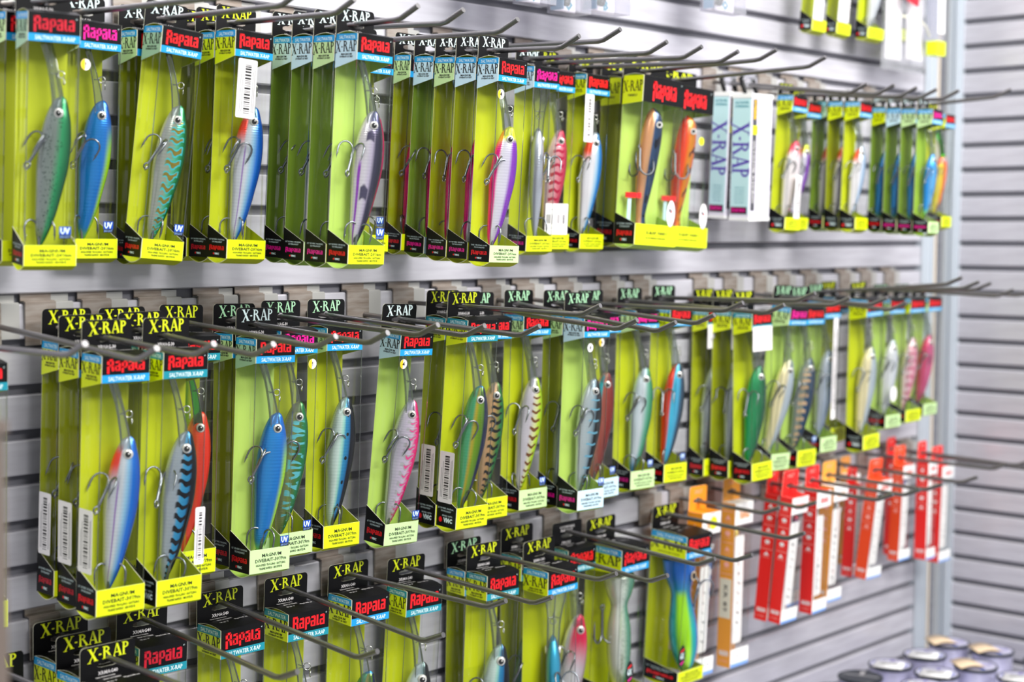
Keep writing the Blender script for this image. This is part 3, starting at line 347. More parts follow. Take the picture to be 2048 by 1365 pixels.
def tray(t, colr, logo, ki, big):
    w, d, h = DIM[t]; st = ST[t]; hf, hb = h*st[3], h*st[4]; mb = MB(); T = .0005; e = .0006
    F = frame_front(w, d+e, h); mb.plate(F, rc(-e, -h, w+e, -h+hf), T, colr, ki); F = (F[0]+F[3]*T, F[1], F[2], F[3])
    if t == 'haku':
        mb.text(F, 'X-RAP HAKU', w*.52, -h+hf*.52, hf*.16, 'ink', w*.55, bold=.03); mb.text(F, 'SLOW SINKING GLIDE BAIT', w*.5, -h+hf*.3, hf*.09, 'ink', w*.5, bold=.03)
    else:
        mb.text(F, FEET[t][0], w*.54, -h+hf*.66, hf*.14, 'ink', w*.5, bold=.02); mb.text(F, FEET[t][1], w*.52, -h+hf*.45, hf*.14, 'ink', w*.8, bold=.02)
        mb.text(F, 'HIGH-SPEED TROLLING • RATTLING', w*.52, -h+hf*.28, hf*.09, 'ink', w*.76, bold=.02); mb.text(F, 'TRAINE RAPIDE • BRUITEUR', w*.52, -h+hf*.13, hf*.09, 'ink', w*.6, bold=.02)
    L = frame_left(w+2*e, d+e, h); mb.plate(L, [(0, -h), (d+e, -h), (d+e, -h+hf), (0, -h+hb)], T, 'black', ki); L = (L[0]+L[3]*T, L[1], L[2], L[3])
    a = hf/.1*.1
    mb.text(L, "LE \"LEURRE ORIGINAL" if big != 2 else 'THE ORIGINAL LURE', d*.5, -h+hf*.93 if not big == 1 else -h+hf*.85, hf*.075, 'tabwhite', d*.78); mb.text(L, 'DE FINLANDE"' if big != 2 else 'FROM FINLAND', d*.52, -h+hf*.80 if big != 1 else -h+hf*.72, hf*.075, 'tabwhite', d*.5)
    if big == 1:
        mb.text(L, 'ARMED WITH', d*.58, -h+hf*.5, hf*.08, 'tabwhite', d*.5); mb.text(L, 'VMC', d*.62, -h+hf*.24, hf*.2, 'tabwhite', d*.44, bold=.06); mb.flat(L, arc(d*.26, -h+hf*.33, d*.085, hf*.13, 0, 2*PI, 10)[:-1], 'red', .0002)
    else:
        mb.glyphs(L, BLOCK, d*.13, -h+hf*.42, d*.76, hf*.24, logo); mb.text(L, 'VMC', d*.52, -h+hf*.16, hf*.1, 'tabwhite', d*.24, bold=.05); mb.flat(L, arc(d*.36, -h+hf*.21, d*.035, hf*.055, 0, 2*PI, 8)[:-1], 'red', .0002)
    R = frame_right(w+2*e, d+e, h); mb.plate(R, [(0, -h), (d+e, -h), (d+e, -h+hb), (0, -h+hf)], T, 'black', ki)
    n = 8; A = .006; lo = [(-(d+e)*i/n, -h-A*math.sin(PI*i/n)) for i in range(n+1)]
    a = [(-w/2-e, y, z) for y, z in lo]; b = [(w/2+e, y, z) for y, z in lo]
    mb.add(a+b, [(i, i+1, i+n+2, i+n+1) for i in range(n)], ki, True); mb.add([(x, y, z-.0005) for x, y, z in a+b], [(i, i+n+1, i+n+2, i+1) for i in range(n)], ki, True)
    mb.add(a+[(x, y, z-.0005) for x, y, z in a], [(i, i+1, i+n+2, i+n+1) for i in range(n)], 'cream')
    return mb.mesh('tray')
def sleeve(t):
    w, d, h = DIM[t]; mb = MB(); e = .0003; r = .0015
    p = [(-w/2+e, -.0004), (-w/2+e, -d+e+r), (-w/2+e+r, -d+e), (w/2-e-r, -d+e), (w/2-e, -d+e+r), (w/2-e, -.0004)]
    zs = [-.003-(h-.006)*i/6 for i in range(7)]; n = len(p)
    mb.add([(x, y, z) for z in zs for x, y in p], [(i*n+j, (i+1)*n+j, (i+1)*n+j+1, i*n+j+1) for i in range(6) for j in range(n-1)], PLASTIC)
    for x in (-w/2+e, w/2-e): mb.box((x-.0004, -d+e-.0003, zs[-1]), (x+.0004, -d+e+.0006, zs[0]), FOLD)
    return mb.mesh('clear_sleeve')
def back_card(t, ki):
    w, d, h = DIM[t]; mb = MB(); F = (V((-w/2, 0, 0)), V((1, 0, 0)), V((0, 0, 1)), V((0, -1, 0)))
    mb.plate(F, rc(.0002, -h+.0002, w-.0002, -.0002), .0004, ki, 'black'); return mb.mesh('back_card')
def sticker(kind, w=.02, h=.06):
    mb = MB(); F = (V((0, 0, 0)), V((1, 0, 0)), V((0, 0, 1)), V((0, -1, 0)))
    if kind == 'barcode':
        mb.plate(F, round_rect(-w/2, -h/2, w/2, h/2, .002), .0002, 'paper', 'paper', 'paper'); rnd = random.Random(3); z = -h*.42; F2 = (V((0, -.0002, 0)), F[1], F[2], F[3])
        while z < h*.4:
            b = rnd.choice((.0007, .0007, .0014, .002)); mb.flat(F2, rc(-w*.12, z, w*.2, min(z+b, h*.42)), 'ink', .0001); z += b+rnd.choice((.0008, .0012, .0016))
        for x in (-.34, -.24, .3, .38): mb.flat(F2, rc(w*x, -h*.4, w*x+.0007, h*(.1+.3*rnd.random())), 'grey', .0001)
    elif kind == 'barwide':
        mb.plate(F, round_rect(-w/2, -h/2, w/2, h/2, .001), .0002, 'paper', 'paper', 'paper'); rnd = random.Random(5); x = -w*.45; F2 = (V((0, -.0002, 0)), F[1], F[2], F[3])
        while x < w*.38:
            b = rnd.choice((.0006, .001, .002)); mb.flat(F2, rc(x, -h*.15, x+b, h*.15), 'ink', .0001); x += b+rnd.choice((.001, .0014, .003))
        for z in (.3, -.3): mb.flat(F2, rc(-w*.42, z*h, w*.4, z*h+.0006), 'grey', .0001)
    elif kind == 'price':
        mb.plate(F, rc(-w/2, -h/2, w/2, h/2), .0002, 'paper', 'paper', 'paper'); F2 = (V((0, -.0002, 0)), F[1], F[2], F[3]); mb.text(F2, '117 Kr. 250', w*.1, -h*.2, h*.14, 'ink', w*.7, off=.0001)
    elif kind == 'uv':
        mb.plate(F, rc(-w/2, -h*.18, w/2, h/2), .0002, 'uvblue', 'uvblue', 'uvblue'); mb.plate(F, rc(-w/2, -h/2, w/2, -h*.18), .0002, 'ink', 'ink', 'ink'); F2 = (V((0, -.0002, 0)), F[1], F[2], F[3])
        mb.text(F2, 'UV', 0, -h*.1, h*.5, 'tabwhite', w*.82, bold=.05, off=.0001); mb.text(F2, 'BRIGHT', 0, -h*.44, h*.2, 'sky', w*.84, off=.0001)
    elif kind in '148':
        c = arc(0, 0, w/2, w/2, 0, 2*PI, 20)[:-1]; mb.plate(F, c, .0002, 'paper', 'paper', 'paper'); F2 = (V((0, -.0002, 0)), F[1], F[2], F[3])
        if kind != '8': mb.flat(F2, arc(0, 0, w*.49, w*.49, PI*.55, PI*1.45, 10), 'yellow', .00008)
        mb.text(F2, {'1': '!', '4': '4', '8': '8'}[kind], 0, -w*.22, w*.45, 'ink', bold=.02, off=.00015)
    elif kind == 'oval':
        mb.plate(F, arc(0, 0, w/2, h/2, 0, 2*PI, 20)[:-1], .0002, 'paper', 'paper', 'paper'); F2 = (V((0, -.0002, 0)), F[1], F[2], F[3])
        mb.flat(F2, [(-w*.3, h*.22), (w*.1, h*.14), (w*.05, h*.02), (-w*.3, h*.06)], 'grey', .0001); mb.flat(F2, [(w*.0, h*.16), (w*.2, h*.1), (w*.05, -h*.02)], 'red', .0001); mb.text(F2, 'SPK', 0, -h*.22, h*.1, 'ink', w*.6, off=.0001)
    elif kind == 'badge':
        mb.plate(F, arc(0, 0, w/2, h/2, 0, 2*PI, 20)[:-1], .0002, 'ink', 'ink', 'ink'); F2 = (V((0, -.0002, 0)), F[1], F[2], F[3])
        mb.text(F2, '6X', 0, -h*.12, h*.26, 'tabwhite', w*.6, bold=.03, off=.0001); mb.flat(F2, [(-w*.3, h*.2), (w*.2, h*.34), (w*.3, h*.28), (-w*.2, h*.16)], 'red', .0001); mb.flat(F2, [(-w*.25, -h*.34), (w*.3, -h*.22), (w*.3, -h*.28), (-w*.1, -h*.4)], 'mag', .0001)
    elif kind == 'ydot':
        mb.plate(F, arc(0, 0, w/2, w/2, 0, 2*PI, 16)[:-1], .0002, 'lime2', 'lime2', 'lime2')
    elif kind == 'round':
        mb.plate(F, arc(0, 0, w/2, h/2, 0, 2*PI, 20)[:-1], .0002, 'paper', 'paper', 'paper'); F2 = (V((0, -.0002, 0)), F[1], F[2], F[3])
        mb.flat(F2, arc(0, 0, w*.1, w*.1, 0, 2*PI, 10)[:-1], 'grey', .0001)
    return mb.mesh('sticker')
STW = dict(barcode=(.021, .066), barwide=(.05, .045), price=(.04, .036), uv=(.0125, .0125), oval=(.02, .04), badge=(.018, .036), ydot=(.013, .013), round=(.022, .03))
STW.update({k: (.0125, .0125) for k in '148'})
def add_sticker(root, t, kind, face, u, v, tilt=0, size=None):
    # u 0..1 across the face, v 0..1 down from the top
    w, d, h = DIM[t]; sw, sh = size or STW[kind]
    me = cached(('st', kind, sw, sh), lambda: sticker(kind, sw, sh))
    if face == 'F': loc, rot = (-w/2+u*w, -d-.0012, -v*h), (0, tilt, 0)
    elif face == 'L': loc, rot = (-w/2-.0014, -u*d, -v*h), (tilt, 0, -PI/2)
    part('sticker', me, root, loc=loc, rot=rot)
def lure_box(key, t, side, tr, logo, tabc, strip='blue', ki='inner', big=0, stickers=(), label='', group=None, top='black', plain=False):
    X, Y, Z, ti, ya, ro, w, d, h = POSE[key]; D = DIM[t]
    sc = (1, d/D[1], 1) if t in ('mag', 'mag1', 'haku', 'pop', 'm40') else (w/D[0], d/D[1], h/D[2])
    r = empty('lure_box', (X, Y, Z), (ti, ro, ya), sc); tag(r, label, 'lure box', group)
    part('hang_card', cached(('hc', t, tabc, plain), lambda: hang_card(t, tabc, plain)), r)
    part('header_band', cached(('hd', t, side, logo, strip, top, ki), lambda: header(t, side, logo, strip, top, ki)), r)
    part('tray', cached(('tr', t, tr, logo, ki, big), lambda: tray(t, tr, logo, ki, big)), r)
    part('back_card', cached(('bc', t, ki), lambda: back_card(t, ki)), r)
    part('clear_sleeve', cached(('sl', t), lambda: sleeve(t)), r)
    for s in stickers: add_sticker(r, t, *s)
    return r

# ------------------------------------------------------------------ lures
def cat_rom(P, n):
    P = [np.array(p, float) for p in P]; out = []
    for i in range(len(P)-1):
        a, b, c, e = P[max(i-1, 0)], P[i], P[i+1], P[min(i+2, len(P)-1)]
        for k in range(n):
            t = k/n; out.append(.5*((2*b)+(-a+c)*t+(2*a-5*b+4*c-e)*t*t+(-a+3*b-3*c+e)*t**3))
    out.append(P[-1]); return out
W0, H0 = .058, .2755
PROF = [(-.322, .30, .25), (-.335, .36, .14), (-.365, .40, .05), (-.42, .455, -.05), (-.50, .475, -.13), (-.60, .44, -.18), (-.70, .34, -.175), (-.80, .22, -.17), (-.87, .10, -.16), (-.915, .0, -.12), (-.925, -.04, -.09)]
XO = .12
def lure_body():
    mb = MB(); pts = cat_rom(PROF, 4); n = 18; vs = []; uv = []; N = len(pts)
    for i, (z, xb, xv) in enumerate(pts):
        c = (xb+xv)/2-XO; a = max((xb-xv)/2, .004); b = min(.0098, a*W0*.62)
        for j in range(n):
            t = 2*PI*j/n; s = math.sin(t); co = math.cos(t)
            vs.append(((c+a*co)*W0, b*(abs(s)**.9)*(1 if s > 0 else -1), z*H0)); uv.append((i/(N-1), .5+.5*co))
    mb.add(vs, [(i*n+j, (i+1)*n+j, (i+1)*n+(j+1) % n, i*n+(j+1) % n) for i in range(N-1) for j in range(n)], 'iris', True, uv)
    mb.add(vs[:n], [tuple(range(n))], 'iris', True, uv[:n]); mb.add(vs[-n:], [tuple(range(n))[::-1]], 'iris', True, uv[-n:]); return mb.mesh('body')
def lure_lip():
    mb = MB(); T = .0016
    c = [(.25, -.40, .0058), (.22, -.34, .0068), (.15, -.26, .0072), (.07, -.19, .0095), (-.02, -.125, .0125), (-.07, -.09, .0105), (-.095, -.075, .005)]
    c = cat_rom(c, 4); A = []; B = []
    for i, (x, z, hw) in enumerate(c):
        x = (x-XO)*W0; z *= H0
        for y in (-hw, -hw*.5, 0, hw*.5, hw): tt = .0035+.0035*max(0, 1-i/12); A.append((x-tt, y, z)); B.append((x+tt*.6, y, z))
    n = 5; m = len(c)
    q = [(i*n+j, i*n+j+1, (i+1)*n+j+1, (i+1)*n+j) for i in range(m-1) for j in range(n-1)]
    mb.add(A, q, LIPMAT, True); mb.add(B, [t[::-1] for t in q], LIPMAT, True)
    for j in (0, n-1): mb.add([A[i*n+j] for i in range(m)]+[B[i*n+j] for i in range(m)], [(i, i+1, i+1+m, i+m) for i in range(m-1)], LIPMAT)
    for q in (0, 2, 4):
        mb.tube([A[i*n+q] for i in range(0, m, 2)], .0007, FOLD, 5); mb.tube([B[i*n+q] for i in range(0, m, 2)], .0007, FOLD, 5)
    return mb.mesh('lip')
def lure_ring():
    mb = MB()
    def ring(c, r, ax, th): mb.tube([V(c)+(V((math.cos(a), 0, math.sin(a))) if ax == 'y' else V((0, math.cos(a), math.sin(a))))*r for a in [2*PI*i/12 for i in range(13)]], th, 'wire', 5, False)
    ring(((.19-XO)*W0+.003, 0, -.235*H0), .0038, 'y', .0007); ring(((.2-XO)*W0+.006, 0, -.262*H0), .0036, 'x', .0006)
    mb.tube([((.12-XO)*W0-.002, -.007, -.235*H0), ((.19-XO)*W0, 0, -.235*H0), ((.12-XO)*W0-.002, .007, -.235*H0)], .0006, 'wire', 5)
    return mb.mesh('line_ring')
def lure_eye(side):
    mb = MB(); z, xb = -.388, .26; b = .0086*side
    n = 16; rr = [(0, .0014), (.0033, .0012), (.00335, .0012), (.0050, .0003), (.0056, -.0014)]
    vs = []
    for r, y in rr:
        for j in range(n): a = 2*PI*j/n; vs.append(((xb-XO)*W0+r*math.cos(a)*.95, b+y*side, z*H0+r*math.sin(a)))
    for i in range(4): mb.add(vs[i*n:(i+2)*n], [(j, (j+1) % n, n+(j+1) % n, n+j) if side < 0 else (j, n+j, n+(j+1) % n, (j+1) % n) for j in range(n)], 'pupil' if i < 1 else 'iris', True)
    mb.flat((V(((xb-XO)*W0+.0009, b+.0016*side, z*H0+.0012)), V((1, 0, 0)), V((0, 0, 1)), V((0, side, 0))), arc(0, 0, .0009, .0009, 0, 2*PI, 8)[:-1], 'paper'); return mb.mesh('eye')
def treble(dark=False, big=1.0):
    # shank runs up from the ring to the bend, three points curl over and down; origin at the ring
    k = 'darksteel' if dark else 'hooksteel'; mb = MB(); L = .0275*big; R = .0092*big
    mb.tube([(.003*math.cos(a), 0, .0038*math.sin(a)-.0005) for a in [2*PI*i/12 for i in range(13)]], .0011*big, k, 6, False)
    mb.tube([(0, 0, .002), (0, 0, L*.8)], .0018*big, k, 6)
    for q in range(3):
        a = 2*PI*q/3+.5; dx, dy = math.cos(a), math.sin(a); p = [(0, 0, L*.55), (dx*.001, dy*.001, L*.8)]
        for i in range(9):
            t = PI-PI*1.06*i/8; r = R*(1+math.cos(t)); p.append((dx*(r+.0006), dy*(r+.0006), L+R*1.15*math.sin(t)))
        p += [(dx*2*R*1.01, dy*2*R*1.01, L-.008*big), (dx*2*R*.97, dy*2*R*.97, L-.0145*big)]
        mb.tube(p, [.0012*big]*(len(p)-2)+[.0011*big, .0001], k, 6); e = p[-2]
        mb.tube([(e[0], e[1], e[2]-.001), (e[0]-dx*.0022, e[1]-dy*.0022, e[2]+.0022)], [.0006, .0001], k, 4)
    return mb.mesh('treble_hook')
def split_ring(r=.0033):
    mb = MB(); mb.tube([(r*math.cos(a), .0003*math.sin(a*2), r*math.sin(a)) for a in [2*PI*i/12 for i in range(13)]], .0006, 'wire', 5, False); return mb.mesh('split_ring')
def node_math(nt, op, a, b=None, c=None):
    n = nt.nodes.new('ShaderNodeMath'); n.operation = op
    for i, x in enumerate((a, b, c)):
        if x is None: continue
        if isinstance(x, (int, float)): n.inputs[i].default_value = x
        else: nt.links.new(x, n.inputs[i])
    return n.outputs[0]
def smooth(nt, x, a, b):
    n = nt.nodes.new('ShaderNodeMapRange'); n.interpolation_type = 'SMOOTHSTEP'; n.inputs[1].default_value = a; n.inputs[2].default_value = b
    nt.links.new(x, n.inputs[0]); return n.outputs[0]
def lure_mat(name, stops, pats=(), rough=.2, metal=.45, ribs=.12):
    m = bpy.data.materials.new(name); m.use_nodes = True; nt = m.node_tree; b = nt.nodes['Principled BSDF']
    b.inputs['Roughness'].default_value = rough; b.inputs['Metallic'].default_value = metal; b.inputs['Coat Weight'].default_value = .6; b.inputs['Coat Roughness'].default_value = .06
    uvn = nt.nodes.new('ShaderNodeUVMap'); uvn.uv_map = 'UVMap'; sp = nt.nodes.new('ShaderNodeSeparateXYZ'); nt.links.new(uvn.outputs[0], sp.inputs[0]); u, v = sp.outputs[0], sp.outputs[1]
    rp = nt.nodes.new('ShaderNodeValToRGB'); els = rp.color_ramp.elements
    for i, (p, c) in enumerate(stops):
        e = els[i] if i < 2 else els.new(p)
        e.position = p**.9; e.color = lin(c)
    nt.links.new(v, rp.inputs[0]); col = rp.outputs[0]
    tc = nt.nodes.new('ShaderNodeTexCoord'); nz = nt.nodes.new('ShaderNodeTexNoise'); nz.inputs['Scale'].default_value = 110; nz.inputs['Detail'].default_value = 1
    nt.links.new(tc.outputs['Object'], nz.inputs['Vector']); nf = nz.outputs['Fac']
    for p in pats:
        k, c = p[0], p[1]
        if k == 'bars':      # freq, vmin, vmax, threshold, wobble
            fq, v0, v1, th, wb = p[2:]; fq *= 1.25; v0 = v0**.95 if v0 > 0 else v0; v1 = v1**.9
            ph = node_math(nt, 'ADD', node_math(nt, 'MULTIPLY', u, fq*2*PI), node_math(nt, 'MULTIPLY', node_math(nt, 'ADD', node_math(nt, 'SINE', node_math(nt, 'MULTIPLY', v, 16)), node_math(nt, 'MULTIPLY', nf, 3.)), wb))
            f = smooth(nt, node_math(nt, 'SINE', ph), th-.12, th+.12)
            f = node_math(nt, 'MULTIPLY', f, node_math(nt, 'MULTIPLY', smooth(nt, v, v0-.06, v0+.02), node_math(nt, 'SUBTRACT', 1, smooth(nt, v, v1-.02, v1+.03))))
            f = node_math(nt, 'MULTIPLY', f, smooth(nt, u, .24, .27))
        elif k == 'spots':   # n, v0, radius
            n_, v0, r = p[2:]; v0 = v0**.9
            du = node_math(nt, 'MULTIPLY', node_math(nt, 'SUBTRACT', node_math(nt, 'FRACT', node_math(nt, 'MULTIPLY', u, n_)), .5), 5.2/n_)
            dv = node_math(nt, 'SUBTRACT', v, v0); dd = node_math(nt, 'SQRT', node_math(nt, 'ADD', node_math(nt, 'MULTIPLY', du, du), node_math(nt, 'MULTIPLY', dv, dv)))
            f = node_math(nt, 'MULTIPLY', node_math(nt, 'SUBTRACT', 1, smooth(nt, dd, r*.8, r*1.1)), smooth(nt, u, .27, .28))
        elif k == 'speck':   # scale, threshold, vmin, vmax
            vo = nt.nodes.new('ShaderNodeTexVoronoi'); vo.inputs['Scale'].default_value = p[2]; nt.links.new(tc.outputs['Object'], vo.inputs['Vector'])
            f = node_math(nt, 'MULTIPLY', node_math(nt, 'SUBTRACT', 1, smooth(nt, vo.outputs['Distance'], p[3]*.8, p[3])), node_math(nt, 'MULTIPLY', smooth(nt, v, p[4]-.05, p[4]+.05), node_math(nt, 'SUBTRACT', 1, smooth(nt, v, p[5]-.05, p[5]+.05))))
        elif k == 'blotch':  # scale, threshold, vmin, vmax
            n2 = nt.nodes.new('ShaderNodeTexNoise'); n2.inputs['Scale'].default_value = p[2]; n2.inputs['Detail'].default_value = 0; mp = nt.nodes.new('ShaderNodeMapping'); mp.inputs['Rotation'].default_value = (0, .9, 0); mp.inputs['Scale'].default_value = (.7, 1, 1.8)
            nt.links.new(tc.outputs['Object'], mp.inputs[0]); nt.links.new(mp.outputs[0], n2.inputs['Vector'])
            f = node_math(nt, 'MULTIPLY', smooth(nt, n2.outputs['Fac'], p[3]-.02, p[3]+.03), node_math(nt, 'MULTIPLY', smooth(nt, v, p[4]-.05, p[4]+.05), node_math(nt, 'SUBTRACT', 1, smooth(nt, v, p[5]-.05, p[5]+.05))))
            f = node_math(nt, 'MULTIPLY', f, smooth(nt, u, .25, .3))
        elif k == 'patch':   # u0, u1, v0, v1 soft
            u0, u1, v0, v1 = p[2:6]; s = p[6] if len(p) > 6 else .05
            f = node_math(nt, 'MULTIPLY', node_math(nt, 'MULTIPLY', smooth(nt, u, u0-s, u0+s), node_math(nt, 'SUBTRACT', 1, smooth(nt, u, u1-s, u1+s))), node_math(nt, 'MULTIPLY', smooth(nt, v, v0-s, v0+s), node_math(nt, 'SUBTRACT', 1, smooth(nt, v, v1-s, v1+s))))
        mx = nt.nodes.new('ShaderNodeMix'); mx.data_type = 'RGBA'; nt.links.new(f, mx.inputs[0]); nt.links.new(col, mx.inputs[6]); mx.inputs[7].default_value = lin(c); col = mx.outputs[2]
    nt.links.new(col, b.inputs['Base Color'])
    if ribs:
        wv = node_math(nt, 'SINE', node_math(nt, 'MULTIPLY', u, 420)); bp = nt.nodes.new('ShaderNodeBump'); bp.inputs['Strength'].default_value = ribs; bp.inputs['Distance'].default_value = .0003
        nt.links.new(wv, bp.inputs['Height']); nt.links.new(bp.outputs[0], b.inputs['Normal'])
    MATS[name] = m; return m
SV, SV2 = '#b7b6bf', '#a9acb4'
